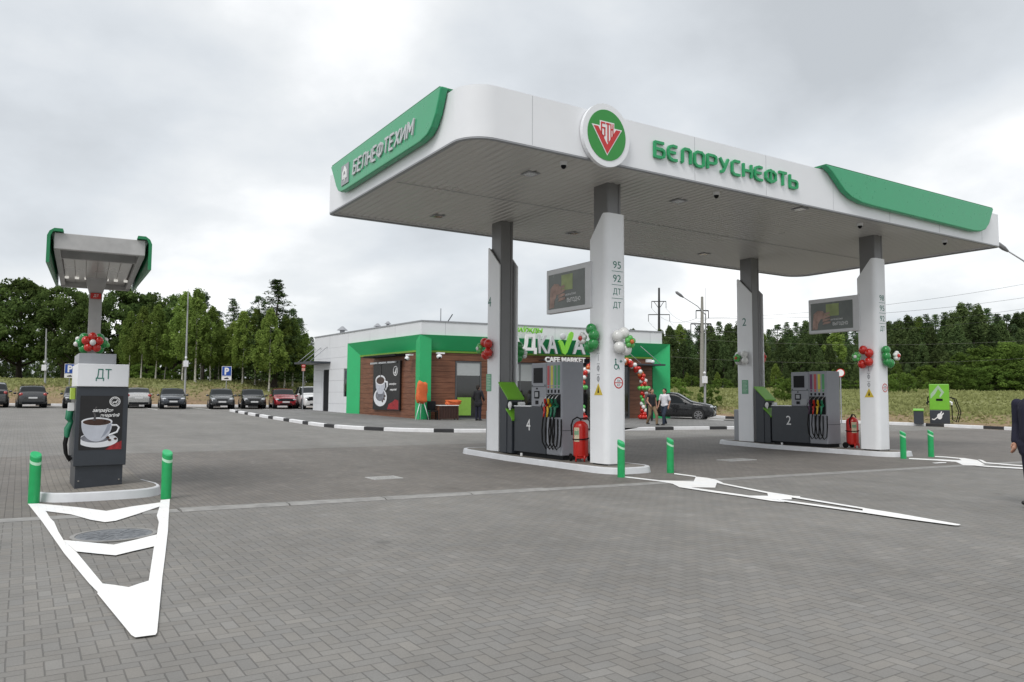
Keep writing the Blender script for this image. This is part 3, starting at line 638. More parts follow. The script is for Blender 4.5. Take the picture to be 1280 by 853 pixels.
def pump(loc_,cols_,num,label):
    o=empty('fuel_pump',loc_,-PI/2,label,'fuel pump','fuel pumps under the canopy')
    D=.66; y0,y1=-D/2,D/2
    mb=MB(); mb.box((-1.0,y0+.05,0),(1.02,y1-.05,.105)); mb.build('plinth',[DARK2],o)
    mb=MB(); mb.box((-1.05,y0-.012,.10),(.395,y1-.02,1.26)); cab=mb.build('cabinet',[DARK],o,bevel=.012)
    mb=MB(); mb.box((-1.06,y0-.02,1.262),(-.275,y1-.01,1.285)); mb.build('cabinet_top',[WHITE2],o)
    mb=MB(); mb.box((-.27,y0,1.264),(.40,y1-.03,2.36)); mb.build('display_tower',[DISP],o,bevel=.02)
    mb=MB(); mb.box((.402,y0,.10),(1.05,y1,2.37)); tw=mb.build('nozzle_tower',[DISP],o,bevel=.025)
    M=frame((0,y0-.012,0),(1,0,0),(0,0,1),(0,-1,0))
    wp(text(num,'pump_number',PAPER,M@Matrix.Translation((0,0,.001)),-.47,-.27,.66,.94,.003),o) if 0 else text(num,'pump_number',PAPER,M@Matrix.Translation((0,0,.001)),-.47,-.29,.66,.95,.003,o)
    mb=MB(); mb.box((-.17,1.86,-.01),(.24,2.24,.004),0,frame((0,y0,0),(1,0,0),(0,0,1),(0,-1,0))); s=mb.build('screen',[SCREEN],o)
    M=frame((0,y0,0),(1,0,0),(0,0,1),(0,-1,0))
    mb=MB(); mb.box((-.255,1.76,-.002),(.385,1.775,.003),0,M); mb.build('trim_strip',[DARK],o)
    for q in (-.22,.34): mb=MB(); mb.prism(ell(q,1.80,.02,.02,10),0,.006,0,M); mb.build('lock',[DARK],o)
    mb=MB(); mb.box((-.12,1.47,-.002),(.10,1.66,.012),0,M); mb.prism(ell(-.01,1.72,.03,.02,12),0,.012,0,M); mb.box((-.07,1.33,-.002),(.05,1.42,.012),0,M); mb.build('card_reader',[DARK2],o)
    mb=MB(); mb.box((-.08,1.51,.012),(.06,1.63,.018),0,M); mb.build('keypad',[ALUL],o)
    mb=MB(); mb.box((.10,1.30,-.002),(.32,1.5,.008),0,M); mb.build('sticker',[ALUL],o)
    # nozzle boot
    mb=MB(); mb.box((.42,1.02,-.002),(1.0,1.58,.004),0,M); mb.build('boot',[DARK2],o)
    for k,c in enumerate(cols_):
        x=.49+k*.145
        mb=MB(); mb.box((x-.045,1.80,-.002),(x+.045,2.28,.004),0,M); mb.build('grade_stripe',[STR[c]],o)
        mb=MB(); mb.box((x-.03,1.73,-.002),(x+.03,1.78,.004),0,M); mb.build('grade_label',[STR[c]],o)
        mb=MB(); mb.box((x-.032,1.61,-.002),(x+.032,1.69,.006),0,M); mb.build('grade_button',[DARK2],o)
        nozzle(x,y0,1.27,c,o)
        mb=MB(); mb.tube([(x+.01,y0-.13,1.14),(x-.02,y0-.15,.95),(x-.03,y0-.17,.70),(x+.02,y0-.19,.42),(x+.09,y0-.13,.25),(x+.125,y0-.05,.33),(x+.13,y0-.02,.62),(x+.13,y0-.02,.98)],.019,7); mb.build('hose',[RUB],o)
        mb=MB(); mb.tube([(x+.01,y0-.13,1.16),(x-.0,y0-.14,1.02)],.024,8); mb.build('hose_cuff',[NOZ[c]],o)
    # side panel joints, feet
    mb=MB(); mb.box((1.045,y0+.02,.7),(1.054,y1-.02,.712)); mb.build('side_joint',[DARK],o)
    mb=MB(); mb.cone((-.62,y0-.06,.0),(-.62,y0-.06,.075),.035,.03,10); mb.build('floor_cap',[PAPER],o)
    return o
pump((11.34,16.17,.14),('red','yellow','green','green2'),'4','grey fuel pump numbered 4 with red, yellow and green nozzles')
pump((21.50,16.17,.14),('purple','red','yellow','green'),'2','grey fuel pump numbered 2 with a purple stripe beside the red one')

# service bins beside the rear columns -------------------------------
def service_bin(loc_,label):
    o=empty('waste_station',loc_,0,label,'waste bin','green lidded waste stations')
    # local: front -y, x to the right
    P=lambda pts,x0,x1: (lambda mb:(mb.prism([(a,b) for a,b in pts],x0,x1,0,Matrix(((0,0,1,0),(1,0,0,0),(0,1,0,0),(0,0,0,1)))),mb)[1])(MB())
    P([(.20,.02),(-.14,.02),(-.14,1.26),(-.20,1.36),(-.20,1.45),(.20,1.80)],-.39,.07).build('body',[DARK],o,bevel=.015)
    P([(.235,1.90),(.235,1.86),(-.20,1.48),(-.25,1.42),(-.26,1.46)],-.42,.10).build('top_lid',[LIME],o)
    P([(-.142,.02),(-.38,.02),(-.38,.90),(-.142,1.10)],-.37,.07).build('lower_bin',[DARK],o,bevel=.012)
    P([(-.12,1.20),(-.12,1.16),(-.38,.95),(-.43,.87),(-.43,.915)],-.40,.10).build('lower_lid',[LIME],o)
    mb=MB(); mb.cb((.0,-.27,1.30),(.20,.10,.13)); mb.build('paper_towel',[PAPER],o,bevel=.03)
    mb=MB(); mb.sph((-.33,-.22,1.28),(.05,.07,.10)); mb.tube([(-.33,-.24,1.25),(-.35,-.25,1.15)],.02); mb.build('glove_box',[PAPER],o)
    M=frame((0,-.142,0),(1,0,0),(0,0,1),(0,-1,0))
    mb=MB(); ringprism(mb,ell(-.10,1.13,.05,.05,16),ell(-.10,1.13,.036,.036,16),0,.004,0,M); mb.build('pictogram',[PAPER],o)
service_bin((11.33,17.66,.15),'anthracite waste station with lime lids between column and pump 4')
service_bin((21.52,17.66,.15),'anthracite waste station with lime lids between column and pump 2')

# fire extinguishers --------------------------------------------------
def extinguisher(loc_,label,rz=0):
    o=empty('fire_extinguisher',loc_,rz,label,'fire extinguisher','wheeled fire extinguishers')
    mb=MB(); pr=[(.0,.10),(.14,.10),(.175,.13),(.18,.2),(.18,.80),(.165,.87),(.11,.93),(.05,.955),(.0,.955)]
    n=20; vs=[];fs=[]
    for r,z in pr:
        for i in range(n): t=2*PI*i/n; vs.append((r*math.cos(t),r*math.sin(t),z))
    for j in range(len(pr)-1):
        for i in range(n): fs.append((j*n+i,j*n+(i+1)%n,(j+1)*n+(i+1)%n,(j+1)*n+i))
    mb.add(vs,fs,0,True); mb.build('tank',[RED],o)
    mb=MB(); mb.tube([(-.13,-.12,.15),(-.15,-.14,0)],.02); mb.tube([(.05,-.17,.15),(.05,-.17,0)],.02); mb.box((-.16,-.17,.08),(.1,-.12,.11)); mb.build('stand',[RED],o)
    mb=MB(); mb.cone((-.20,.12,.09),(-.24,.12,.09),.09,.09,16); mb.cone((.20,.12,.09),(.24,.12,.09),.09,.09,16); mb.build('wheels',[RUB],o)
    mb=MB(); mb.tube([(0,0,.93),(0,0,1.0),(-.10,-.05,1.04),(-.20,-.06,.98),(-.235,-.02,.85),(-.225,-.05,.62)],.018); mb.tube([(0,0,1.0),(.14,.0,1.03),(.21,-.02,.95),(.22,-.03,.74)],.016); mb.build('hose',[RUB],o)
    mb=MB(); mb.tube([(.19*math.cos(a),.19*math.sin(a),.55-.03*math.sin(a*.5)) for a in [2*PI*i/20 for i in range(21)]],.013); mb.build('strap',[RUB],o)
    mb=MB(); k=[(.183*math.cos(a),.183*math.sin(a)) for a in [R(198+i*8) for i in range(7)]]
    mb.add([(x,y,.47) for x,y in k]+[(x,y,.80) for x,y in k],[(i,i+1,i+8,i+7) for i in range(6)]); mb.build('instruction_label',[mat('label_cream',(.6,.52,.36),.6,noise=.25,scale=30)],o)
    mb=MB(); k=[(.1845*math.cos(a),.1845*math.sin(a)) for a in [R(202+i*8) for i in range(6)]]
    mb.add([(x,y,.63) for x,y in k]+[(x,y,.72) for x,y in k],[(i,i+1,i+7,i+6) for i in range(5)]); mb.build('label_text',[mat('label_green',(.2,.35,.22),.6)],o)
p=AY(726,575,14.72); extinguisher((p.x,14.72,.137),'red wheeled fire extinguisher between pump 4 and its front column',R(-25))
p=AY(1066,560,14.72); extinguisher((p.x+.0,14.72,.137),'red wheeled fire extinguisher between pump 2 and its front column',R(10))

# bollards -------------------------------------------------------------
def bollard(x,y,label):
    o=empty('bollard',(x,y,0),0,label,'bollard','green bollards at the island noses')
    r=.078;n=20;H=.74
    def ring(z,k,rr=r): return [(rr*math.cos(2*PI*i/n),rr*math.sin(2*PI*i/n),z+k*(math.cos(2*PI*i/n)*-.2+math.sin(2*PI*i/n)*.55)*rr) for i in range(n)]
    def tubez(name,z0,k0,z1,k1,m,cap=False,rr=r):
        a,b=ring(z0,k0,rr),ring(z1,k1,rr); mb=MB(); mb.add(a+b,[(i,(i+1)%n,(i+1)%n+n,i+n) for i in range(n)],0,True)
        if cap: mb.add(b,[tuple(range(n))])
        return mb.build(name,[m],o)
    tubez('post',0,0,H-.13,.9,BOLG); tubez('reflective_band',H-.13,.9,H-.085,.9,BOLL,rr=r+.001); tubez('cap',H-.085,.9,H-.02,.9,BOLG,False); 
    a=ring(H-.02,.9); b=ring(H,.9,r*.93); mb=MB(); mb.add(a+b,[(i,(i+1)%n,(i+1)%n+n,i+n) for i in range(n)]+[tuple(range(n,2*n))],0); mb.build('cap_top',[mat('bollard_top',(.04,.48,.18),.35)],o)
bx=[(AZ(776.5,597),'green bollard standing at the near corner of the pump 4 island'),(AZ(838,591.5),'green bollard just right of the pump 4 island nose'),(AZ(1129.4,573.7),'green bollard overlapping the nose of the pump 2 island'),(AZ(1164,571.5),'green bollard right of the pump 2 island nose'),(AZ(42,629.5),'tall-looking green bollard left of the diesel pump island'),(AZ(207.3,624),'green bollard right of the diesel pump island')]
bx[4]=(bx[4][0],'green bollard left of the diesel pump island')
for p,l in bx: bollard(p.x,p.y,l)

# ------------------------------------------------------------------ balloons
BC={'r':mat('balloon_red',(.52,.02,.012),.22,noise=.05,coat=.3),'g':mat('balloon_green',(.025,.26,.06),.22,noise=.05,coat=.3),'l':mat('balloon_light_green',(.10,.42,.09),.22,noise=.05,coat=.3),'w':mat('balloon_white',(.72,.72,.70),.25,noise=.03,coat=.3),'o':mat('balloon_orange',(.55,.13,.03),.22,coat=.3)}
def balloon_set(items,loc_,label,group='balloon flowers tied to the columns'):
    o=empty('balloon_cluster',loc_,0,label,'balloons',group)
    for (x,y,z,r,c) in items:
        mb=MB(); mb.sph((x,y,z),(r,r,r*1.08),0,18,12); b=mb.build('balloon',[BC[c]],o)
    return o
def flower(N,px,py,plane,big,bigc,petc,cenc,off,label,pr=.062,br=.125,nb=4):
    """N: outward normal of face; off=(u,v) offset of the little flower from the big backing"""
    P=plane(px,py); N=Vector(N); U=Vector((0,0,1)).cross(N); Z=Vector((0,0,1)); it=[]
    for (u,v,n_) in big: q=U*u+Z*v+N*n_; it.append((q.x,q.y,q.z,br,bigc))
    fo=U*off[0]+Z*off[1]+N*off[2]
    for k in range(5): a=2*PI*k/5+.3; q=fo+U*(math.cos(a)*pr*1.35)+Z*(math.sin(a)*pr*1.35); it.append((q.x,q.y,q.z,pr,petc))
    q=fo+N*.06; it.append((q.x,q.y,q.z,pr*.8,cenc))
    balloon_set(it,tuple(P),label)
nx=(-1,0,0); ny=(0,-1,0); px_=(1,0,0)
quad=[(-.09,.17,.10),(.10,.10,.12),(.09,-.12,.12),(-.10,-.17,.10)]
xo4,xo2=CX[0]-.28,CX[1]-.28
flower(nx,744,423,lambda a,b:AX(a,b,xo4),[(-.02,.20,.10),(.10,.06,.12),(.08,-.14,.12),(-.08,-.20,.10)],'g','w','r',(-.22,.0,.20),'green balloons and a white red flower left of the pump 4 front column')
flower(ny,774,428,lambda a,b:AY(a,b,YF-.29),[(-.13,.13,.10),(.03,.20,.12),(-.10,-.12,.12),(.12,-.17,.10)],'w','l','o',(.12,.0,.24),'white balloons with a light green flower on the front of the pump 4 front column')
flower(nx,612,436,lambda a,b:AX(a,b,CX[0]-.28),[(-.10,.17,.10),(.12,.12,.12),(.12,-.12,.12),(-.05,-.18,.10)],'r','l','w',(-.22,.0,.20),'red balloons with a light green flower on the rear column by pump 4')
flower(px_,645,440,lambda a,b:AY(a,b,YR+.05),[(.0,.16,.08),(.0,.0,.14),(.0,-.17,.08)],'g','w','w',(.0,-.05,.26),'dark green and white balloons behind the grey rear column by pump 4')
flower(nx,1084,447,lambda a,b:AX(a,b,xo2),[(-.06,.22,.10),(.14,.12,.12),(.12,-.14,.12),(-.10,-.20,.10)],'r','l','w',(-.22,.02,.20),'red balloons with a light green flower on the pump 2 front column')
flower(ny,1106,446,lambda a,b:AY(a,b,YF-.29),[(-.10,.18,.10),(-.12,.0,.12),(-.08,-.16,.12),(.10,-.20,.10)],'g','w','r',(.22,.02,.24),'green balloons with a white and red flower on the pump 2 front column')
flower(nx,930,448,lambda a,b:AX(a,b,CX[1]-.28),[(.10,.12,.10),(.14,-.10,.12),(-.20,-.10,.05),(-.2,.1,.05)],'w','l','o',(-.12,.0,.22),'white balloons with a light green flower on the rear column by pump 2')
flower(px_,950,447,lambda a,b:AY(a,b,YR+.05),[(.0,.10,.08),(.0,-.10,.08)],'r','r','w',(.0,-.0,.16),'small red balloons peeking past the right of the rear column by pump 2')

# ------------------------------------------------------------------ small diesel canopy on one column
sc=empty('single_column_canopy',(1.17,17.0,0.07),R(-3.4),'small open grey canopy with green side panels on a single column over the diesel pump','canopy')
# local frame: x right, y away, origin at column base
yn,yf_=-3.9,.65; hw=.61; z0,z1=3.70,3.98
mb=MB(); mb.box((-.11,-.09,.1),(.11,.09,3.85)); mb.build('column',[mat('beam_grey',(.42,.415,.41),.45)],sc,bevel=.01)
mb=MB(); mb.add([(-.11,-.09,3.52),(.11,-.09,3.52),(.11,.09,3.52),(-.11,.09,3.52),(-.20,-.35,3.84),(.20,-.35,3.84),(.20,.2,3.84),(-.20,.2,3.84)],[(0,1,5,4),(1,2,6,5),(2,3,7,6),(3,0,4,7)]); mb.build('column_head',[mat('beam_grey',(.42,.415,.41),.45)],sc)
mb=MB(); mb.box((-hw,yn,z0+.02),(hw,yn+.10,z1-.02)); mb.build('front_beam',[mat('beam_grey',(.42,.415,.41),.45)],sc,bevel=.008)
mb=MB(); mb.box((-hw,yf_-.1,z0),(hw,yf_,z1-.03)); mb.box((-hw,yn+1.0,z0+.04),(hw,yn+1.08,z1-.06)); mb.box((-hw,yn+.102,z0+.02),(-hw+.08,yf_-.102,z1-.06)); mb.box((hw-.08,yn+.102,z0+.02),(hw,yf_-.102,z1-.06)); mb.build('cross_beams',[mat('beam_grey',(.42,.415,.41),.45)],sc)
mb=MB(); mb.add([(-hw,yn+.05,z1-.04),(hw,yn+.05,z1-.04),(hw,yf_,z1-.04),(-hw,yf_,z1-.04)],[(0,1,2,3)])
mb.build('roof_sheet',[ALUL],sc)
mb=MB()
for i in range(6):
    x=-hw+.09+i*.172; mb.add([(x,yn+1.09,z0+.10),(x+.160,yn+1.09,z0+.10),(x+.160,yf_-.11,z0+.10),(x,yf_-.11,z0+.10),(x+.166,yn+1.09,z0+.112),(x+.166,yf_-.11,z0+.112),(x+.172,yn+1.09,z0+.10),(x+.172,yf_-.11,z0+.10)],[(0,1,2,3),(1,4,5,2),(4,6,7,5)])
mb.build('soffit',[CEIL],sc)
for i,x in enumerate((-.50,-.33,-.17,.17,.33,.50)):
    mb=MB(); mb.cone((x,-.25,z0+.105),(x,-.25,z0+.065),.036,.036,14); mb.build('downlight',[mat('lit_downlight',(.8,.8,.78),.4,emit=(1,.97,.9,.35))],sc)
def sidepanel(s):
    # C-profile in xz, swept along y, taller at the near end
    mb=MB(); near=[(0,-.25),(0,.15),(.03,.22),(.09,.265),(.20,.265)]; far=[(0,-.10),(0,.10),(.02,.16),(.05,.18),(.10,.18)]
    def pr(p,y,z,th): return [(s*(hw+.09-a),y,z+b) for a,b in p]+[(s*(hw+.09-a-(th if k<3 else th*.3)),y,z+b-(0 if k<3 else th)) for k,(a,b) in reversed(list(enumerate(p)))]
    A=pr(near,yn-.06,3.75,.045); B=pr(near,yf_,3.75,.045) if 0 else pr(far,yf_+.05,3.82,.045); n=len(A)
    mb.add(A+B,[(i,(i+1)%n,(i+1)%n+n,i+n) for i in range(n)]+[tuple(range(n)),tuple(range(2*n-1,n-1,-1))]); return mb.build('side_panel',[GREEND],sc)
sidepanel(-1); sidepanel(1)
mb=MB(); mb.box((-.09,-.13,3.42),(.09,-.092,3.53)); t=mb.build('red_sign',[RED],sc); 
text('ДТ','sign_text',PAPER,frame((0,-.131,0),(1,0,0),(0,0,1),(0,-1,0)),-.04,.05,3.445,3.505,.003,t)

# ------------------------------------------------------------------ diesel pump with poster
dp=empty('diesel_pump',(1.22,15.2,.14),0,'tall anthracite diesel pump with a coffee cup poster on its end','fuel pump')
mb=MB(); mb.box((-.365,.05,-.13),(.365,1.45,.32)); mb.build('plinth',[DARK],dp,bevel=.008)
mb=MB(); mb.box((-.40,.0,.28),(.405,1.5,1.64)); mb.build('body',[DARK],dp,bevel=.012)
mb=MB(); mb.box((-.40,-.03,1.642),(.395,1.5,2.035)); h=mb.build('header',[WHITE],dp,bevel=.01)
MP=frame((0,-.031,0),(1,0,0),(0,0,1),(0,-1,0)); text('ДТ','header_text',GT_,MP,-.12,.12,1.74,1.95,.003,h)
mb=MB(); mb.box((-.38,.12,2.037),(.20,1.4,2.22)); mb.build('top_box',[ALUL],dp,bevel=.008)
for x in (-.31,.31): mb=MB(); mb.cone((x,.049,.03),(x,.035,.03),.014,.014,8); mb.build('bolt',[CHROME],dp)
MP=frame((0,-.002,0),(1,0,0),(0,0,1),(0,-1,0))
def coffee_poster(par,M,w,h,cup,saucer=True):
    """coffee cup picture built as thin layered shapes; w,h size of the sheet with origin bottom-left"""
    CUP=mat('print_cup',(.50,.52,.58),.4,noise=.12,scale=6); CUPL=mat('print_cup_light',(.72,.73,.76),.4,noise=.05,scale=5); COF=mat('print_coffee',(.045,.018,.01),.3,noise=.4,scale=14); BK=mat('print_black',(.012,.011,.012),.35,noise=.3,scale=4); RD=mat('print_red',(.30,.015,.02),.5,noise=.6,scale=16); SM=mat('print_smoke',(.07,.065,.065),.5,noise=.3,scale=8)
    mb=MB(); mb.box((0,0,-.004),(w,h,.004),0,M); p=mb.build('poster',[BK],par)
    return p,CUP,CUPL,COF,BK,RD,SM
LAY=[.005]
def pf(poly,m,par,M,name='print_shape'):
    LAY[0]+=.0007; mb=MB(); mb.add([(a,b,LAY[0]) for a,b in poly],[tuple(range(len(poly)))],0,False,M); return mb.build(name,[m],par)
w,h=.66,.93; M1=MP@Matrix.Translation((-.335,.555,0))
p,CUP,CUPL,COF,BK,RD,SM=coffee_poster(dp,M1,w,h,None)
pf([(w-.25,.0),(w,.0),(w,.15),(w-.06,.12),(w-.14,.10),(w-.2,.05)],RD,p,M1,'print_petals')
pf([(max(.03,a),b) for a,b in ell(.29,.165,.31,.125,40)],CUPL,p,M1,'print_saucer')
pf(ell(.25,.20,.22,.075,30),mat('print_saucer_shade',(.16,.165,.19),.4,noise=.5,scale=6),p,M1,'print_saucer_well')
pf([(a,b) for a,b in ([(.03,.49)]+[(.265+.235*math.cos(t),.44-.30*math.sin(t)) for t in [PI-PI*k/20 for k in range(21)]]+[(.50,.49)])],CUP,p,M1,'print_cup')
pf([(.33,.19),(.40,.25),(.46,.33),(.495,.45),(.44,.46),(.40,.34)],mat('print_cup_shade',(.30,.32,.38),.4),p,M1,'print_cup_shade'); pf(ell(.265,.485,.238,.072,32),CUPL,p,M1,'print_rim'); pf(ell(.265,.475,.215,.056,32),COF,p,M1,'print_coffee')
LAY[0]+=.0007; mb=MB(); k=[(.49,.42),(.57,.42),(.61,.38),(.58,.30),(.46,.25)]; mb.tube([(a,b,LAY[0]) for a,b in k],.016,6,0,M1); mb.build('print_handle',[CUPL],p)
for a,b in ((.44,.21),(.47,.165),(.56,.185)): pf(ell(a,b,.026,.02,12),COF,p,M1,'print_bean')
pf([(.20,.50),(.22,.58),(.19,.66),(.24,.74),(.26,.74),(.22,.66),(.25,.58),(.24,.50)],SM,p,M1,'print_steam')
text('запраўся','caption',PAPER,M1,.19,.51,.635,.71,.022,p,shear=.35,bold=.02); text('энергіяй','caption',PAPER,M1,.31,.61,.55,.625,.022,p,shear=.35,bold=.02)
LAY[0]+=.001
def round_emblem(M,cx,cy,r,par):
    mb=MB(); ringprism(mb,ell(cx,cy,r,r,28),ell(cx,cy,r*.88,r*.88,28),.006,.0095,0,M); ringprism(mb,ell(cx,cy,r*.66,r*.66,24),ell(cx,cy,r*.60,r*.60,24),.006,.0095,0,M)
    for k in range(16):
        a=2*PI*k/16; mb.prism([(cx+math.cos(a+da)*r*q,cy+math.sin(a+da)*r*q) for q,da in ((.70,-.1),(.84,-.1),(.84,.1),(.70,.1))],.006,.0092,0,M)
    # small horse: body, neck, legs
    for q in ([(-.35,-.05),(.2,.0),(.35,.3),(.5,.25),(.3,-.15),(.25,-.4),(.17,-.4),(.15,-.2),(-.2,-.2),(-.3,-.42),(-.38,-.4),(-.33,-.2),(-.5,-.1)],): mb.prism([(cx+a*r,cy+b*r) for a,b in q],.006,.0092,0,M)
    return mb.build('round_emblem',[PAPER],par)
round_emblem(M1,.53,.83,.085,p)
# nozzles and hoses on the left flank
Mside=Matrix.Rotation(-PI/2,4,'Z')
for k,y in enumerate((.35,.8)):
    for zz,c in ((1.02,'green'),):
        mb=MB(); mb.tube([(-.41,y,zz+.24),(-.46,y,zz+.18),(-.47,y,zz+.06),(-.43,y,zz)],[.03,.05,.05,.03],10); mb.tube([(-.43,y,zz+.02),(-.48,y,zz-.12),(-.49,y,zz-.26)],[.025,.045,.03],10); n=mb.build('nozzle',[NOZ['green']],dp)
        mb=MB(); mb.tube([(-.49,y,zz-.25),(-.51,y,zz-.38),(-.49,y,zz-.55),(-.44,y,zz-.66),(-.41,y+.05,zz-.62)],.024,8); mb.build('hose',[RUB],dp)
mb=MB(); mb.box((-.47,.25,1.42),(-.405,.6,1.62)); mb.build('lime_label',[mat('sticker_lime',(.45,.62,.08),.5)],dp)
mb=MB(); mb.box((-.50,.3,1.22),(-.405,.45,1.36)); mb.build('glove_box',[PAPER],dp)
# service post on the island foot (small white pictogram on the pump flank omitted: not visible)
P0_=AX(113,427,1.15)
pz=AY(115,429,16.85)
it=[]
for sx in (-1,1):
    for a,b in ((.13,.10),(.20,.0),(.13,-.11),(.235,.07)): it.append((sx*a,.05,b,.085 if a<.23 else .045,'g' if a<.23 else 'w'))
    it.append((sx*.265,.02,-.03,.045,'w' if sx<0 else 'l'))
for k in range(5): a=2*PI*k/5+PI/10; it.append((math.cos(a)*.115,-.13,math.sin(a)*.115,.078,'r'))
it.append((0,-.20,0,.055,'w'))
balloon_set(it,tuple(pz),'red balloon flower with green wings on the diesel canopy column')

# ------------------------------------------------------------------ cafe building
BP0=Vector((17.8,37.2,0)); e1=(Vector((33.5,34.9,0))-BP0).normalized(); e2=(Vector((17.0,52.5,0))-BP0).normalized()
W1,W2=15.95,15.5; Z=Vector((0,0,1))
bl=empty('cafe_building',tuple(BP0),0,'single storey white cafe shop with bright green angular frames and brown cladding','building')
MFr=frame(BP0,e1,Z,e1.cross(Z))      # front: u along e1, v up, n outward
n2=Vector((e2.y,-e2.x,0)); n2=-n2 if n2.dot(BP0)>0 else n2
MLf=Matrix(((-e2.x,0,n2.x,BP0.x),(-e2.y,0,n2.y,BP0.y),(0,1,0,0),(0,0,0,1)))  # left facade: u negative = away
WOOD=bpy.data.materials.new('wood_cladding')
def wood():
    m=WOOD; m.use_nodes=True; nt=m.node_tree; b=nt.nodes['Principled BSDF']; tc=nt.nodes.new('ShaderNodeTexCoord'); mp=nt.nodes.new('ShaderNodeMapping'); mp.inputs['Scale'].default_value=(1,1,14); nt.links.new(tc.outputs['Object'],mp.inputs[0])
    n=nt.nodes.new('ShaderNodeTexNoise'); n.inputs['Scale'].default_value=1.5; n.inputs['Detail'].default_value=6; nt.links.new(mp.outputs[0],n.inputs['Vector'])
    cr=nt.nodes.new('ShaderNodeValToRGB'); cr.color_ramp.elements[0].color=(.12,.044,.022,1); cr.color_ramp.elements[1].color=(.25,.105,.056,1); cr.color_ramp.elements[0].position=.3; cr.color_ramp.elements[1].position=.75
    nt.links.new(n.outputs['Fac'],cr.inputs[0]); nt.links.new(cr.outputs[0],b.inputs['Base Color']); b.inputs['Roughness'].default_value=.5
wood()
def planks(M,u0,u1,v0,v1,n0,name,par,h=.30,holes=()):
    mb=MB(); v=v0
    while v<v1-.01:
        vt=min(v+h,v1); 
        spans=[(u0,u1)]
        for a,b,c,d in holes:
            if v<d-.01 and vt>c+.01:
                ns=[]
                for s,e in spans:
                    if b<=s or a>=e: ns.append((s,e))
                    else:
                        if a>s: ns.append((s,a))
                        if b<e: ns.append((b,e))
                spans=ns
        for s,e in spans: mb.box((s,v+.008,n0-.03),(e,vt-.008,n0),0,M)
        v=vt
    mb.box((u0,v0,n0-.05),(u1,v1,n0-.032),0,M) if not holes else None
    return wb(mb,name,[WOOD],par)
IN=.55
# core volume
core=MB(); A=BP0+e1*(IN+.06)+e2*(IN+.06); B_=BP0+e1*(W1-.5)+e2*(IN+.06); Cc=BP0+e1*(W1-.5)+e2*W2; D_=BP0+e1*(IN+.06)+e2*W2
WALLW=mat('white_cassette',(.70,.71,.73),.4,noise=.04,scale=1)
fl=lambda p:tz(p.x,p.y)+.10
core.prism([(q.x,q.y) for q in (A,B_,Cc,D_)],.2,5.35); wb(core,'core_wall',[DARK2],bl)
# attic / parapet: white cassettes set back .22 behind the green frame
def strip(M,u0,u1,v0,v1,n0,n1,mb): return mb.box((u0,v0,n0),(u1,v1,n1),0,M)
mb=MB(); a=.14
pts=[BP0+e1*a+e2*a,BP0+e1*(W1-.45)+e2*a,BP0+e1*(W1-.45)+e2*(W2-.05),BP0+e1*a+e2*(W2-.05)]
zz=5.70
mb.prism([(q.x,q.y) for q in pts],4.80,5.64); att=wb(mb,'attic_wall',[WALLW],bl)
mb=MB(); pts2=[BP0+e1*(a-.04)+e2*(a-.04),BP0+e1*(W1-.41)+e2*(a-.04),BP0+e1*(W1-.41)+e2*(W2),BP0+e1*(a-.04)+e2*(W2)]
mb.prism([(q.x,q.y) for q in pts2],5.642,5.71); wb(mb,'parapet_cap',[ALUL],bl)
mb=MB()
for u in (1.45,4.8,8.1,11.4,14.6): mb.box((u,4.82,-a+.0),(u+.015,5.63,-a+.003),0,MFr)
for u in (-9.7,-12.7,-6.5,-3.2): mb.box((u,4.82,-a+.0),(u+.015,5.63,-a+.003),0,MLf)
wb(mb,'attic_joints',[GRY],bl)
# left facade white wall with cassette joints (u negative is away)
mb=MB(); WL=-a
for r in range(6):
    v0=.40+r*.745; v1=v0+.735
    us=[(-15.45,-14.0),(-12.72,-10.30)] if r<4 else [(-15.45,-12.6),(-12.585,-9.45)]
    if r>=4: v1=min(v1,4.795)
    for s,e in us: mb.box((s,v0,WL-.10),(e,v1,WL),0,MLf)
    if r<4:
        if r in (0,): mb.box((-10.29,v0,WL-.10),(-9.45,v1,WL),0,MLf)
        elif r==1: mb.box((-10.29,v0,WL-.10),(-9.45,1.6,WL),0,MLf)
wb(mb,'cassette_wall',[WALLW],bl)
mb=MB(); mb.box((-15.44,.3,WL-.2),(-9.46,4.79,WL-.102),0,MLf); wb(mb,'wall_backing',[GRY],bl)
mb=MB(); mb.box((-13.70,.55,WL-.10),(-12.72,3.56,WL-.04),0,MLf); wb(mb,'side_door',[DARK2],bl)
mb=MB(); mb.box((-13.98,.5,WL-.10),(-13.71,3.38,WL-.002),0,MLf); wb(mb,'door_jamb',[WALLW],bl)
mb=MB(); mb.box((-10.29,1.61,WL-.10),(-9.46,3.60,WL-.05),0,MLf); wb(mb,'side_window',[GLASS],bl)
# awning over the side door with stays
mb=MB(); mb.box((-15.6,3.78,WL+.003),(-12.5,3.90,WL+1.35),0,MLf); aw=wb(mb,'awning',[DARK],bl)
for u in (-15.3,-14.2,-13.1): mb=MB(); mb.tube([(u,3.9,WL+1.2),(u-.0,4.9,WL+.02)],.02,6,0,MLf); wb(mb,'awning_stay',[ALUL],aw)
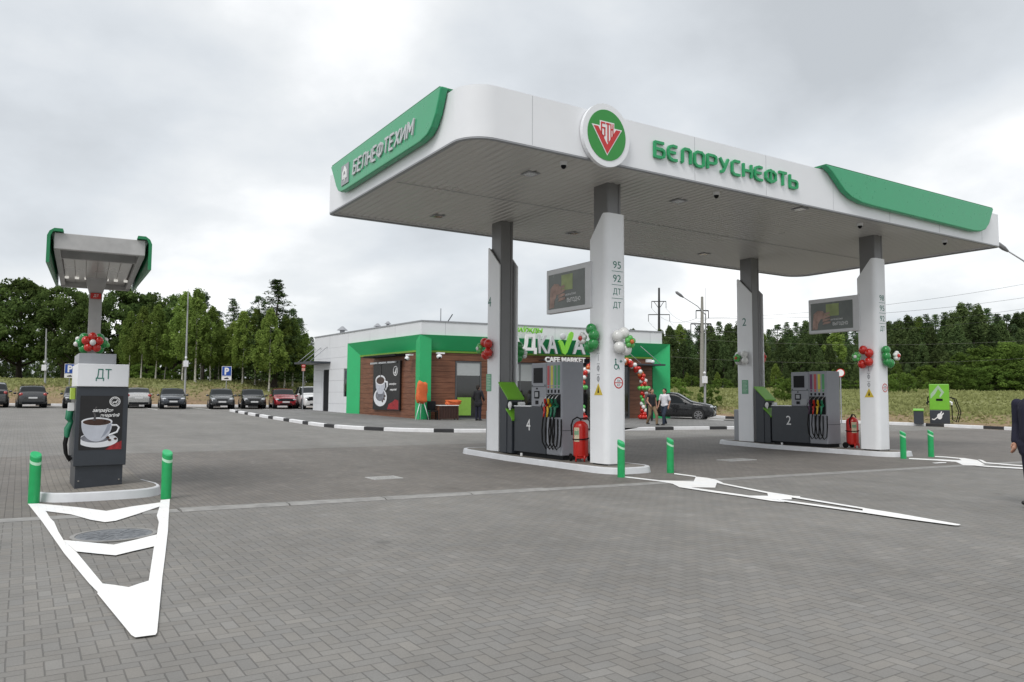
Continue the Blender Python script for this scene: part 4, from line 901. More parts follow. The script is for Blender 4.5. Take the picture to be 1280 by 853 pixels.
# green portal frames (chamfered inwards)
def portal(M,u0,u1,v0,v1,w,depth,name,par,legs=(True,True),nout=0.0,z0=.15):
    """outer rectangle at n=0, inner edge recessed: slanted faces like a folded frame"""
    uo=(u0,u1); ui=(u0+w[0],u1-w[1]); vo=v1; vi=v1-w[2]; mb=MB()
    O=[(uo[0],z0,nout),(uo[0],vo,nout),(uo[1],vo,nout),(uo[1],z0,nout)]; I=[(ui[0],z0,nout-depth),(ui[0],vi,nout-depth),(ui[1],vi,nout-depth),(ui[1],z0,nout-depth)]
    vs=O+I; fs=[(1,2,6,5)]
    if legs[0]: fs.append((0,1,5,4))
    if legs[1]: fs.append((2,3,7,6))
    mb.add(vs,fs,0,False,M)
    # outer returns
    mb.add([(uo[0],z0,nout),(uo[0],vo,nout),(uo[0],vo,nout-.7),(uo[0],z0,nout-.7),(uo[1],z0,nout),(uo[1],vo,nout),(uo[1],vo,nout-.7),(uo[1],z0,nout-.7)],([(0,3,2,1)] if legs[0] else [])+[(1,2,6,5)]+([(4,5,6,7)] if legs[1] else []),0,False,M)
    return wb(mb,name,[BGREEN],par)
portal(MFr,0,W1,0,4.93,(.62,.9,.80),.55,'green_portal',bl)
portal(MLf,-9.46,0,0,4.93,(1.2,.12,.78),.35,'green_portal',bl)
mb=MB(); mb.box((.64,4.02,-IN),(W1-.92,4.12,-IN+.06),0,MFr); mb.box((-8.24,4.04,-.35),(-.14,4.14,-.30),0,MLf); wb(mb,'lime_trim',[mat('lime_trim',(.16,.30,.03),.45)],bl)
# cladding
planks(MLf,-8.24,-.02,.30,4.03,-.36,'wood_cladding',bl)
holes=[(2.2,3.75,.0,3.60),(5.0,9.6,.0,3.60),(10.1,13.4,.0,3.72)]
planks(MFr,.60,W1-.93,.30,4.02,-IN-.01,'wood_cladding',bl,holes=holes)
# shop windows
FRM=mat('window_frame',(.09,.095,.10),.4,noise=.05); SHADE=mat('roller_shade',(.40,.42,.42),.6,noise=.04); FLO=mat('window_lime',(.22,.42,.06),.5,noise=.1)
def window(M,u0,u1,v0,v1,n,vs,mull=(),lime=None):
    mb=MB(); w=.07; ringprism(mb,[(u0,v0),(u1,v0),(u1,v1),(u0,v1)],[(u0+w,v0+w),(u1-w,v0+w),(u1-w,v1-w),(u0+w,v1-w)],n-.08,n+.02,0,M)
    for u in mull: mb.box((u-.03,v0+w,n-.06),(u+.03,v1-w,n+.015),0,M)
    f=wb(mb,'window',[FRM],bl)
    mb=MB(); mb.box((u0+w,v0+w,n-.03),(u1-w,v1-w,n-.02),0,M); wb(mb,'pane',[GLASS],f)
    if vs: mb=MB(); mb.box((u0+w+.01,vs,n-.018),(u1-w-.01,v1-w-.01,n-.012),0,M); wb(mb,'roller_shade',[SHADE],f)
    if lime: mb=MB(); mb.box((lime[0],lime[1],n-.018),(lime[2],lime[3],n-.012),0,M); wb(mb,'lime_decal',[FLO],f)
window(MFr,2.22,3.74,.42,3.58,-IN-.02,2.80,(),(2.35,.62,3.15,1.6))
window(MFr,5.02,7.2,.42,3.58,-IN-.02,2.55,(6.1,),(5.5,.62,6.2,1.9))
window(MFr,7.22,9.58,.42,3.58,-IN-.02,None,(8.4,))
window(MFr,10.12,13.38,.42,3.70,-IN-.02,None,(11.2,12.3))
mb=MB(); mb.box((10.9,.9,-IN+.0),(11.15,2.9,-IN+.01),0,MFr); mb.box((12.0,.8,-IN),(12.2,2.4,-IN+.01),0,MFr); wb(mb,'door_poster',[mat('poster_teal',(.25,.5,.42),.5,noise=.3,scale=5)],bl)
# entrance awning with stays and lamps
mb=MB(); mb.box((10.0,3.56,-IN+.01),(15.1,3.66,.75),0,MFr); aw=wb(mb,'entrance_awning',[DARK],bl)
for u in (10.6,12.0,13.4,14.8): mb=MB(); mb.tube([(u,3.66,.68),(u-1.0,4.75,.02)],.018,6,0,MFr); wb(mb,'awning_stay',[ALUL],aw)
for u in (12.6,14.2): mb=MB(); mb.cb((u,3.85,.3),(.30,.18,.2),0,MFr); mb.sph((u+.25,3.80,.35),.12,0,10,6,MFr); wb(mb,'floodlight',[WHITE2],aw)
# flood / camera units
def camunit(M,u,v,n):
    mb=MB(); mb.box((u-.12,v+.02,n-.25),(u+.30,v+.10,n),0,M); mb.sph((u,v-.12,n-.05),(.16,.13,.14),0,12,8,M); c=wb(mb,'security_camera',[WHITE],bl)
    mb=MB(); mb.sph((u,v-.18,n-.0),(.09,.08,.10),0,10,6,M); wb(mb,'camera_lens',[DARK2],c)
camunit(MLf,-1.3,3.82,.1); camunit(MFr,1.1,3.9,.0)
# front lettering
n_=.20; MS=MFr@Matrix.Translation((0,0,n_))
LT=mat('letter_white',(.78,.78,.78),.5,noise=.02); LL=mat('letter_lime',(.22,.60,.05),.4,noise=.03)
wp(text('ЗАЎЖДЫ','lettering',LL,MS,5.42,7.10,5.20,5.58,.12,bold=.02,shear=.1),bl)
wp(text('ПАД','lettering',LT,MS,4.25,6.72,4.05,5.16,.14,bold=.03),bl)
wp(text('KA','lettering',SILV,MS,6.84,8.05,4.10,5.12,.14,bold=.02),bl)
wp(text('A','lettering',SILV,MS,9.02,9.85,4.12,5.06,.14,bold=.02),bl)
mb=MB(); mb.prism([(8.10,4.80),(8.22,4.90),(8.38,4.80),(8.52,4.45),(8.80,5.28),(8.92,5.40),(9.06,5.34),(9.06,5.15),(8.66,4.20),(8.52,4.06),(8.36,4.14)],0,.14,0,MS); wb(mb,'check_letter',[LL],bl)
mb=MB(); mb.sph((8.40,5.10,.08),(.20,.20,.08),0,14,8,MS); wb(mb,'letter_ball',[SILV],bl)
wp(text('CAFE MARKET','lettering',LT,MS,7.28,9.86,3.62,3.92,.10,bold=.03),bl)
mb=MB(); mb.box((7.2,3.72,.0),(9.8,3.78,-.6),0,MS); wb(mb,'letter_rail',[DARK],bl)
# poster on the left facade
MPo=MLf@Matrix.Translation((-6.12,.85,-.33))
mb=MB(); mb.box((0,0,0),(3.42,2.80,.10),0,MPo); pb=wb(mb,'coffee_poster',[BK],bl)
MQ=MPo@Matrix.Translation((0,0,.10))
def pfw(poly,m,par,M,name):
    LAY[0]+=.0015; mb=MB(); mb.add([(a,b,LAY[0]) for a,b in poly],[tuple(range(len(poly)))],0,False,M); return wb(mb,name,[m],par)
LAY[0]=.002
pfw([(1.9,.05),(3.3,.05),(3.3,.55),(2.9,.62),(2.5,.45),(2.1,.35)],RD,pb,MQ,'print_petals')
pfw(ell(.98,.72,.86,.52,36),CUPL,pb,MQ,'print_saucer'); pfw(ell(1.0,.84,.62,.34,30),mat('print_saucer_shade',(.16,.165,.19),.4,noise=.5,scale=6),pb,MQ,'print_saucer_well')
for a,b in ((1.30,.50),(1.5,.62),(1.60,.80)): pfw(ell(a,b,.10,.07,12),COF,pb,MQ,'print_bean')
pfw([(.34,1.7),(.40,1.3),(.72,.92),(1.28,.92),(1.60,1.3),(1.66,1.7)],CUP,pb,MQ,'print_cup')
pfw(ell(1.0,1.72,.66,.30,30),CUPL,pb,MQ,'print_rim'); pfw(ell(1.0,1.70,.54,.21,28),COF,pb,MQ,'print_coffee')
LAY[0]+=.003; mb=MB(); mb.tube([(a,b,LAY[0]) for a,b in [(1.6,1.62),(1.9,1.6),(1.95,1.35),(1.75,1.15)]],.06,6,0,MQ); wb(mb,'print_handle',[CUPL],pb)
pfw([(.95,1.9),(1.0,2.3),(.92,2.75),(1.0,2.75),(1.08,2.3),(1.05,1.9)],mat('print_smoke',(.2,.2,.2)),pb,MQ,'print_steam')
wp(text('запраўся','caption',PAPER,MQ,2.1,3.0,1.40,1.55,.02,shear=.3),pb); wp(text('энергіяй','caption',PAPER,MQ,2.25,3.05,1.08,1.23,.02,shear=.3),pb)
mb=MB(); ringprism(mb,ell(2.9,2.22,.28,.28,24),ell(2.9,2.22,.23,.23,24),.002,.02,0,MQ); mb.prism([(2.75,2.1),(2.9,2.2),(2.95,2.38),(3.05,2.33),(3.0,2.15),(2.98,2.05),(2.85,2.08)],.002,.02,0,MQ); wb(mb,'round_emblem',[PAPER],pb)
mb=MB(); mb.box((-6.3,3.88,-.33),(-2.2,3.98,.35),0,MLf); wb(mb,'poster_lamp_hood',[DARK2],bl)
for u in (-6.35,-5.2,-4.1): mb=MB(); mb.box((u,3.52,-.25),(u+.95,3.62,-.12),0,MLf); wb(mb,'poster_lamp',[WHITE],bl)
# roof vents and rods
for (px,py,k) in ((428,414,1.0),(472,407,.7),(485,402.5,.55)):
    d=ray(px,py-3); q=C+d*((6.1-C.z)/d.z); mb=MB(); q=Vector((q.x,q.y,5.64)); mb.cone(q,q+Z*.35*k,.16*k,.16*k,12); mb.cone(q+Z*.35*k,q+Z*.62*k,.36*k,.05,12); wb(mb,'roof_vent',[ALUL],bl)
q=BP0+e1*2.2+e2*2; 
mb=MB(); mb.tube([q+Z*5.5,q+Z*6.6],.02,6); q2=q+e1*.25; mb.tube([q2+Z*5.6,q2+e1*.45+Z*6.3],.03,6); wb(mb,'roof_rod',[DARK],bl)

# ------------------------------------------------------------------ things outside the cafe
def gb(px,py,dz=.12): return GT(px,py,dz)
def gz(u,n): q=BP0+e1*u+(e1.cross(Z))*n; return Vector((q.x,q.y,tz(q.x,q.y)+.12))
g=gz(.0,.45)
o=empty('easel',tuple(g),0,'white tripod easel standing before the green corner pillar','easel')
mb=MB()
for a in (R(200),R(330),R(80)): mb.tube([(.08*math.cos(a),.08*math.sin(a),1.05),(.42*math.cos(a),.30*math.sin(a),0)],.02,6)
mb.build('legs',[WHITE],o)
mb=MB(); mb.tube([(0,0,.95),(0,0,1.6)],.02,6); mb.build('pole',[WHITE],o)
def lumpy(name,loc_,dims,m,label,cat,seed,sub=3,amp=.12,parent=None,fl=0):
    bm=bmesh.new(); bmesh.ops.create_cube(bm,size=1); bmesh.ops.subdivide_edges(bm,edges=bm.edges,cuts=7,use_grid_fill=True); r=random.Random(seed)
    ph=[r.uniform(0,6) for _ in range(6)]
    for v in bm.verts:
        c=v.co.copy(); l=max(abs(c.x),abs(c.y),abs(c.z)); s=.5/c.length if c.length else 1
        c=c.lerp(c.normalized()*.62,.45); a=amp*(math.sin(c.x*9+ph[0]+c.z*5)+math.sin(c.y*11+ph[1]-c.z*7)+.6*math.sin(c.z*13+ph[2]+c.x*8))
        c=c+c.normalized()*a*.4; v.co=(c.x*dims[0],c.y*dims[1],c.z*dims[2]+dims[2]*.5)
    me=bpy.data.meshes.new(name); bm.to_mesh(me); bm.free(); return mesh_ob(name,me,m,parent,True,label,cat,loc=loc_)
ORA=mat('orange_cloth',(.62,.13,.035),.7,noise=.12,scale=5)
lumpy('orange_cloth',(g.x,g.y,g.z+.92),(.52,.30,1.02),ORA,'tall orange cloth hung over the white tripod easel','cloth',3)
g=gz(1.42,.45)
WD=mat('dark_wood',(.045,.018,.012),.5,noise=.2)
o=empty('side_table',tuple(g),math.atan2(e1.y,e1.x),'small dark wooden table with slatted sides under the shop window','table')
mb=MB(); mb.box((-.55,-.3,.74),(.55,.3,.78)); mb.build('table_top',[PAPER],o,bevel=.01)
for x in (-.5,.5):
    for y in (-.26,.26): mb=MB(); mb.box((x-.03,y-.03,0),(x+.03,y+.03,.739)); mb.build('leg',[WD],o)
mb=MB(); 
for i in range(7): x=-.44+i*.146; mb.box((x,-.27,.08),(x+.07,-.25,.73))
mb.box((-.46,-.24,.06),(.46,-.22,.72)); mb.build('slatted_side',[WD],o)
lumpy('orange_apron',(g.x+.3,g.y-.05,g.z+.785),(.75,.45,.26),ORA,'crumpled orange cloth lying on the small dark table','cloth',9)
g=gz(.62,.40)
o=empty('folding_chair',tuple(g),math.atan2(e1.y,e1.x),'black chair standing between the easel and the dark table','chair')
mb=MB(); mb.box((-.24,-.22,.43),(.24,.22,.48)); mb.build('seat',[DARK2],o,bevel=.01)
mb=MB(); mb.box((-.24,.20,.5),(.24,.24,.98)); mb.build('backrest',[DARK2],o,bevel=.01)
for x in (-.22,.22):
    for y in (-.2,.2): mb=MB(); mb.box((x-.02,y-.02,0),(x+.02,y+.02,.429)); mb.build('leg',[DARK2],o)
# balloon arch ---------------------------------------------------------
g=gz(13.45,.9)
o=empty('balloon_arch',tuple(g),math.atan2(e1.y,e1.x),'red, white and green balloon arch framing the cafe entrance','balloon arch')
cn=0
path=[]; cxA=-2.1; rA=2.1
for k in range(34):
    t=PI*.0+PI*k/33; path.append((cxA+rA*math.cos(t)*1.0,1.95+1.55*math.sin(t),t))
for k,(x,z,t) in enumerate(path):
    for j in range(2):
        c='rrwrrow'[(k)%7]; mb=MB(); a=k*1.3+j*PI; mb.sph((x+.10*math.cos(a)*math.cos(t),.13*math.sin(a),z+.10*math.cos(a)*math.sin(t)),.135,0,10,7); mb.build('balloon',[BC[c]],o); cn+=1
for x0_ in (0,-4.2):
    for k in range(7):
        z=.32+k*.2
        for j in range(3):
            a=k*.9+j*2.1; c='wlr'[(j+k)%3] if k else 'r'; mb=MB(); mb.sph((x0_+.13*math.cos(a),.13*math.sin(a),z),.125,0,10,7)
            if cn<99: mb.build('balloon',[BC[c]],o); cn+=1
rings=MB()
for x0_ in (0,-4.2):
    for z,c,R_ in ((1.82,1,.27),(.14,0,.25)):
        for j in range(8): a=j*PI/4; rings.sph((x0_+R_*math.cos(a),R_*math.sin(a),z),.13,c,10,7)
ob=rings.build('balloon_ring',[BC['r'],BC['l']],o); ob['kind']='stuff'

# ------------------------------------------------------------------ cars
def paint(name,c,metal=.3): return mat(name,c,.28,metal,noise=.03,coat=.8)
TYRE=mat('tyre',(.015,.015,.015),.8,noise=.1); RIM=mat('rim',(.35,.35,.36),.3,.8,noise=.05); CGL=mat('car_glass',(.015,.018,.02),.08,noise=.1,spec=.18)
HL=mat('headlight_glass',(.55,.57,.6),.1,noise=.1,coat=1); TL=mat('taillight',(.35,.02,.015),.15,noise=.1,coat=1); PLATE=mat('number_plate',(.62,.62,.62),.4,noise=.02)
CARP={ # x from rear(0) to front(1): list of (x, zroof, zbelt, width factor, cabin)
 'sedan':(4.45,1.75,1.46,[(0,.78,.72,.80,0),(.02,.98,.90,.90,0),(.12,1.06,.94,.97,0),(.16,1.08,.95,.98,0),(.30,1.40,.95,1,2),(.40,1.45,.94,1,1),(.475,1.46,.935,1,3),(.50,1.46,.935,1,3),(.53,1.46,.93,1,1),(.60,1.42,.92,1,1),(.74,1.00,.92,1,2),(.78,.96,.88,1,0),(.92,.86,.78,.96,0),(.985,.74,.66,.86,0),(1,.55,.5,.78,0)]),
 'hatch':(4.2,1.75,1.50,[(0,.80,.72,.82,0),(.015,1.0,.92,.92,0),(.04,1.08,.95,.96,0),(.13,1.44,.96,.98,2),(.25,1.50,.96,1,1),(.30,1.51,.955,1,1),(.445,1.51,.95,1,3),(.47,1.51,.95,1,3),(.56,1.47,.94,1,1),(.72,1.04,.93,1,2),(.76,.98,.90,1,0),(.91,.88,.80,.96,0),(.985,.76,.66,.86,0),(1,.55,.5,.78,0)]),
 'suv':(4.85,1.90,1.70,[(0,.90,.80,.84,0),(.015,1.10,1.0,.93,0),(.04,1.20,1.08,.97,0),(.14,1.60,1.10,.98,2),(.25,1.70,1.09,1,1),(.28,1.71,1.08,1,1),(.435,1.71,1.06,1,3),(.46,1.71,1.06,1,3),(.55,1.66,1.04,1,1),(.71,1.20,1.03,1,2),(.75,1.14,1.0,1,0),(.90,1.04,.92,.96,0),(.98,.92,.80,.88,0),(1,.62,.56,.80,0)])}
def car(kind,pm,loc_,hd,label,extra=None,group='cars parked at the edge of the yard'):
    L,Wd,H,st=CARP[kind]; w=Wd/2; o=empty('parked_car',loc_,hd,label,'car',group)
    vs=[];NS=len(st)
    for (x,zr,zb,wf,cb) in st:
        X=(x-.5)*L; ww=w*wf; lift=.10*(1 if x<.02 or x>.98 else 0); z0=.22+lift
        cab=cb>0 or False; wr=ww*(.80 if zr-zb>.25 else .86)
        half=[(0,z0),(ww*.88,z0),(ww*.98,z0+.12),(ww,(z0+zb)/2+.05),(ww*.975,zb),(wr,zr-.02 if zr-zb>.25 else zr-.015),(wr*.5,zr+.012),(0,zr+.02)]
        ring=half+[(-a,b) for a,b in half[-2:0:-1]]
        vs+=[(X,a,b) for a,b in ring]
    n=14; fs=[];mi=[]
    for i in range(NS-1):
        c0,c1=st[i][4],st[i+1][4]
        for j in range(n):
            fs.append((i*n+j,i*n+(j+1)%n,(i+1)*n+(j+1)%n,(i+1)*n+j))
            g=0
            jj=j if j<7 else 13-j
            wind=(c0==0 and c1==2) or (c0==2 and c1==0) or (c0==1 and c1==2 and i>5) 
            drop=abs(st[i+1][1]-st[i][1])>.2
            if jj==4 and (c0 or c1) and not (c0==3 and c1==3): g=1
            if jj in (5,6) and drop: g=1
            mi.append(g)
    fs+= [tuple(range(n-1,-1,-1)),tuple((NS-1)*n+j for j in range(n))]; mi+=[0,0]
    me=bpy.data.meshes.new('body'); me.from_pydata(vs,[],fs); me.materials.append(pm); me.materials.append(CGL); me.polygons.foreach_set('material_index',mi); me.polygons.foreach_set('use_smooth',[True]*len(fs))
    bm=bmesh.new(); bm.from_mesh(me); bm.verts.index_update(); bmesh.ops.recalc_face_normals(bm,faces=bm.faces)
    cl=bm.edges.layers.float.get('crease_edge') or bm.edges.layers.float.new('crease_edge')
    for e in bm.edges:
        ms={f.material_index for f in e.link_faces}
        if len(ms)>1: e[cl]=.75
        a,c_=e.verts
        if abs(a.co.x-c_.co.x)>1e-4:
            ia,ic=a.index%n,c_.index%n
            if ia==ic and ia in (4,10): e[cl]=max(e[cl],.7)
            if ia==ic and ia in (5,9,2,12,1,13): e[cl]=max(e[cl],.45)
        elif a.index//n in (0,NS-1) and c_.index//n in (0,NS-1): e[cl]=.45
    bm.to_mesh(me); bm.free()
    b=bpy.data.objects.new('body',me); COL.objects.link(b); b.parent=o; sub=b.modifiers.new('s','SUBSURF'); sub.levels=2; sub.render_levels=2
    # pillars
    for sx in (-1,1):
        mb=MB(); xm=(.44-.5)*L; mb.box((xm-.03,sx*w*.90-.02,H-.55),(xm+.03,sx*w*.985+.0,H-.50)) 
    r=.32 if kind!='suv' else .36
    for fx in (.185,.815):
        for s in (-1,1):
            X=(fx-.5)*L; wy=s*(w-.11)
            mb=MB(); mb.cone((X,s*(w-.30),r+.02),(X,s*(w-.015),r+.02),r+.055,r+.055,22); mb.build('wheel_arch',[DARK2],o)
            mb=MB(); mb.cone((X,s*(w-.22),r),(X,s*(w+.005),r),r,r,22); wh=mb.build('wheel',[TYRE],o,bevel=.02)
            mb=MB(); M_=Matrix.Translation((X,s*(w+.006),r))@Matrix.Rotation(PI/2,4,'X')
            ringprism(mb,ell(0,0,r*.68,r*.68,24),ell(0,0,r*.60,r*.60,24),-.01,.01,0,M_)
            for q in range(7): mb.prism([(-.018,0),(.018,0),(.028,r*.62),(-.028,r*.62)],-.008,.008,0,M_@Matrix.Rotation(2*PI*q/7,4,'Z'))
            mb.build('rim',[RIM],wh)
    F=.5*L; zb=st[-2][2]
    for s in (-1,1):
        mb=MB(); mb.sph((F-.20,s*w*.68,zb+.03),(.20,.17,.075),0,12,7); mb.build('headlight',[HL],o)
        mb=MB(); mb.sph((-F+.10,s*w*.80,st[1][2]-.02),(.10,.13,.12),0,12,7); mb.build('taillight',[TL],o)
        mb=MB(); mb.sph((F-.09,s*w*.66,.42),(.06,.09,.05),0,10,6); mb.build('fog_light',[HL],o)
        mx=(.66-.5)*L; mb=MB(); mb.sph((mx,s*(w+.09),st[7][2]+.03),(.07,.11,.075),0,10,6); mb.build('mirror',[pm],o)
    mb=MB(); mb.box((F-.10,-w*.42,zb-.07),(F-.005,w*.42,zb+.03)); mb.box((F-.08,-w*.50,.30),(F+.005,w*.50,.42)); mb.build('grille',[DARK2],o,bevel=.015)
    mb=MB(); mb.box((F-.03,-.26,.45),(F+.015,.26,.56)); mb.build('number_plate',[PLATE],o)
    mb=MB(); mb.box((-F-.012,-.26,.62 if kind!='sedan' else .66),(-F+.03,.26,.73 if kind!='sedan' else .77)); mb.build('number_plate',[PLATE],o)
    mb=MB(); mb.box((-F-.004,-w*.72,.26),(-F+.10,w*.72,.42)); mb.build('rear_bumper',[DARK2],o,bevel=.02)
    if extra=='rails':
        for s in (-1,1): mb=MB(); mb.tube([(-.28*L,s*w*.66,H+.0),(-.26*L,s*w*.66,H+.06),(.10*L,s*w*.66,H+.06),(.12*L,s*w*.66,H-.01)],.016,6); mb.build('roof_rail',[DARK2],o)
        mb=MB(); mb.box((-.12*L,-w*.7,H+.05),(-.09*L,w*.7,H+.08)); mb.build('roof_bar',[DARK2],o)
    if extra=='chrome':
        mb=MB(); 
        for s in (-1,1): mb.tube([(F+.0,s*.38,zb+.02),(F+.012,s*.26,.62),(F+.01,s*.40,.34)],.02,6)
        mb.tube([(F+.0,-.38,zb+.02),(F,.38,zb+.02)],.018,6); mb.build('chrome_grille_frame',[CHROME],o)
    return o
DN=R(-90)
def carpos(px,py,back): # front/rear bumper line at px,py ; centre is `back` metres further away
    g=GT(px,py); return (g.x,g.y+back,tz(g.x,g.y+back))
CG=paint('car_graphite',(.045,.048,.052)); CB=paint('car_dark_blue_grey',(.028,.034,.045)); CK=paint('car_black',(.012,.013,.015)); CS=paint('car_silver',(.42,.42,.41),.5); CR=paint('car_red',(.32,.012,.02)); CW=paint('car_white',(.7,.7,.7),0)
car('hatch',CG,carpos(39,510.5,2.1),R(92),'graphite estate car with roof bars, seen from behind, leftmost whole car','rails')
car('suv',paint('car_dark_grey',(.07,.073,.075)),carpos(-11,510,2.3),R(90),'dark grey tall car cut off by the left edge of the photo')
car('hatch',CK,carpos(98,511,2.0),R(-92),'black car half hidden behind the diesel pump')
car('sedan',CS,carpos(176,510.7,2.2),R(86),'silver saloon car seen from behind, right of the diesel pump')
car('sedan',CB,carpos(221,511.7,2.2),R(-96),'dark blue saloon car facing out, parked alone beside the silver car')
car('sedan',CG,carpos(284,511.9,2.2),R(-99),'dark grey saloon car, under the blue parking sign')
car('sedan',CK,carpos(324,511.7,2.2),R(-99),'black saloon car between the dark grey car and the red car')
car('hatch',CR,carpos(363,511.7,2.1),R(-99),'red hatchback car parked next to the black saloon')
car('suv',CW,carpos(399,512.2,2.2),R(-97),'white car mostly hidden behind the corner of the cafe')
g=AD(851,524,47); car('suv',CK,(g.x+.3,g.y+.8,tz(g.x,g.y+.8)),math.atan2(-.80,.60),'black sport utility car parked right of the cafe by the walking men','chrome','cars parked right of the cafe')

# ------------------------------------------------------------------ people
def capsules(name,segs,m,voxel,parent=None,smooth_it=2,loc_=(0,0,0),rz=0):
    """one continuous surface grown over tapered limbs: (p,q,r0,r1) or (c,(rx,ry,rz))"""
    mb=MB()
    for s in segs:
        if len(s)==2: mb.sph(s[0],s[1],0,16,10)
        else:
            p,q,a,b=s; mb.cone(p,q,a,b,14); mb.sph(p,a,0,14,8); mb.sph(q,b,0,14,8)
    me=bpy.data.meshes.new('tmp'); me.from_pydata(mb.v,[],mb.f); ob=bpy.data.objects.new('tmp',me); COL.objects.link(ob)
    md=ob.modifiers.new('r','REMESH'); md.mode='VOXEL'; md.voxel_size=voxel; md.use_smooth_shade=True
    sm=ob.modifiers.new('s','SMOOTH'); sm.iterations=smooth_it; sm.factor=.5
    bm=bmesh.new(); bm.from_mesh(me); bmesh.ops.recalc_face_normals(bm,faces=bm.faces); bm.to_mesh(me); bm.free()
    out=bpy.data.meshes.new_from_object(ob.evaluated_get(bpy.context.evaluated_depsgraph_get())); bpy.data.objects.remove(ob)
    out.name=name; return mesh_ob(name,out,m,parent,True,loc=loc_,rz=rz)
SKIN=mat('skin',(.42,.22,.15),.55,noise=.06); HAIR=mat('dark_hair',(.018,.012,.009),.8,noise=.3,scale=40)
def V3(*a): return Vector(a)
def person(loc_,rz,H,label,shirt,trous,shoes,hair=HAIR,stride=.0,armL=None,armR=None,sleeve='long',bald=False,jacket=False,vox=.014,bulk=1.0,lean=0,group=None):
    """faces local -y; joints in metres for a 1.78 m body, scaled to H"""
    k=H/1.78; P=lambda x,y,z:V3(x*k,y*k,z*k)
    o_hip=.93; nk=1.50
    hipL,hipR=P(.09,0,.93),P(-.09,0,.93)
    kL=P(.10,-.10-stride*.45 if stride else -.02,.50); aL=P(.10,-stride*.75,.09)
    kR=P(-.10,-.02 if not stride else .02,.50); aR=P(-.10,stride*.75,.09 if not stride else .13)
    shL,shR=P(.19*bulk,0,1.44),P(-.19*bulk,0,1.44)
    armL=armL or [(.25,.02,1.16),(.24,-.06,.90)]; armR=armR or [(-.25,.02,1.16),(-.24,-.06,.90)]
    eL,wL=[P(*q) for q in armL]; eR,wR=[P(*q) for q in armR]
    hc=P(0,-.02,1.66)
    segs=[(P(0,0,1.0),P(0,.0,1.38),.125*k*bulk,.14*k*bulk),(P(-.08,0,.95),P(.08,0,.95),.11*k,.11*k),(P(-.14,0,1.42),P(.14,0,1.42),.06*k,.06*k),(P(0,.0,1.42),P(0,-.01,1.58),.058*k,.052*k),
          (hc,(.078*k,.098*k,.118*k)),(P(0,-.055,1.60),(.055*k,.05*k,.055*k)),(P(0,-.118,1.645),(.014*k,.02*k,.022*k)),
          (P(.08,.0,1.655),(.012*k,.02*k,.03*k)),(P(-.08,.0,1.655),(.012*k,.02*k,.03*k))]
    for h,kn,a,sx in ((hipL,kL,aL,1),(hipR,kR,aR,-1)): segs+=[(h,kn,.085*k,.055*k),(kn,a,.056*k,.036*k),(a+P(0,.03,-.03),a+P(0,-.15,-.06),.035*k,.03*k)]
    for s,e,w_,sx in ((shL,eL,wL,1),(shR,eR,wR,-1)):
        segs+=[(s,e,.048*k,.038*k),(e,w_,.038*k,.026*k)]
        d=(w_-e).normalized(); side=Vector((0,-1,0)); side=(side-d*side.dot(d)).normalized(); nrm=d.cross(side)
        segs.append((w_,w_+d*.085*k,.026*k,.036*k))
        for f,(off,ln) in enumerate(((.033,.075),(.012,.085),(-.010,.08),(-.030,.062))):
            b0=w_+d*.085*k+side*off*k; b1=b0+d*ln*.5*k; b2=b1+(d*.8-nrm*.5*sx).normalized()*ln*.5*k; segs+=[(b0,b1,.0095*k,.009*k),(b1,b2,.009*k,.0075*k)]
        t0=w_+d*.03*k+side*.032*k; segs+=[(t0,t0+(d*.7+side*.7).normalized()*.035*k,.011*k,.010*k),(t0+(d*.7+side*.7).normalized()*.035*k,t0+(d*.95+side*.5).normalized()*.075*k,.010*k,.008*k)]
    body=capsules('person',segs,SKIN,vox*.75,None,1,loc_,rz); tag(body,label,'person',group)
    t=.016*k
    up_=[(P(0,0,.99),P(0,0,1.36),.135*k*bulk+t,.148*k*bulk+t),(P(-.13*bulk,0,1.42),P(.13*bulk,0,1.42),.062*k+t,.062*k+t),(P(-.07,0,.96),P(.07,0,.96),.115*k+t,.115*k+t),(P(0,.02,1.44),P(0,.01,1.50),.07*k,.062*k)]
    if jacket: up_+=[(P(-.09,0,.86),P(.09,0,.86),.125*k+t,.125*k+t),(P(-.08,0,.80),P(.08,0,.80),.118*k+t,.118*k+t)]
    for s,e,w_ in ((shL,eL,wL),(shR,eR,wR)):
        if sleeve=='long': up_+=[(s,e,.056*k+t,.046*k+t),(e,e.lerp(w_,.93),.045*k+t,.032*k+t)]
        elif sleeve=='short': up_+=[(s,s.lerp(e,.75),.056*k+t,.052*k+t)]
        else: up_+=[(s,s.lerp(e,.12),.056*k+t,.056*k+t)]
    top=capsules('jacket' if jacket else 'shirt',up_,shirt,vox,None,3); top.parent=body
    low=[(P(-.075,0,.95),P(.075,0,.95),.112*k+t,.112*k+t)]
    for h,kn,a in ((hipL,kL,aL),(hipR,kR,aR)): low+=[(h,kn,.088*k+t,.062*k+t),(kn,a+P(0,0,-.015),.062*k+t,.046*k+t)]
    tr=capsules('trousers',low,trous,vox,None,3); tr.parent=body
    for a in (aL,aR):
        s=capsules('shoe',[(a+P(0,.04,-.045),a+P(0,-.10,-.050),.042*k,.038*k),(a+P(0,-.10,-.052),a+P(0,-.18,-.056),.040*k,.030*k)],shoes,vox*.8,None,1); s.parent=body
    if not bald:
        hs=[(P(0,.012,1.705),(.094*k,.108*k,.10*k)),(P(0,.055,1.65),(.092*k,.072*k,.10*k))]
        hr=capsules('hair',hs,hair,.010,None,1); hr.parent=body
    for sx in (-1,1):
        mb=MB(); mb.sph(P(sx*.031,-.100,1.672),(.012*k,.008*k,.008*k),0,8,6); e_=mb.build('eye',[DARK2],body)
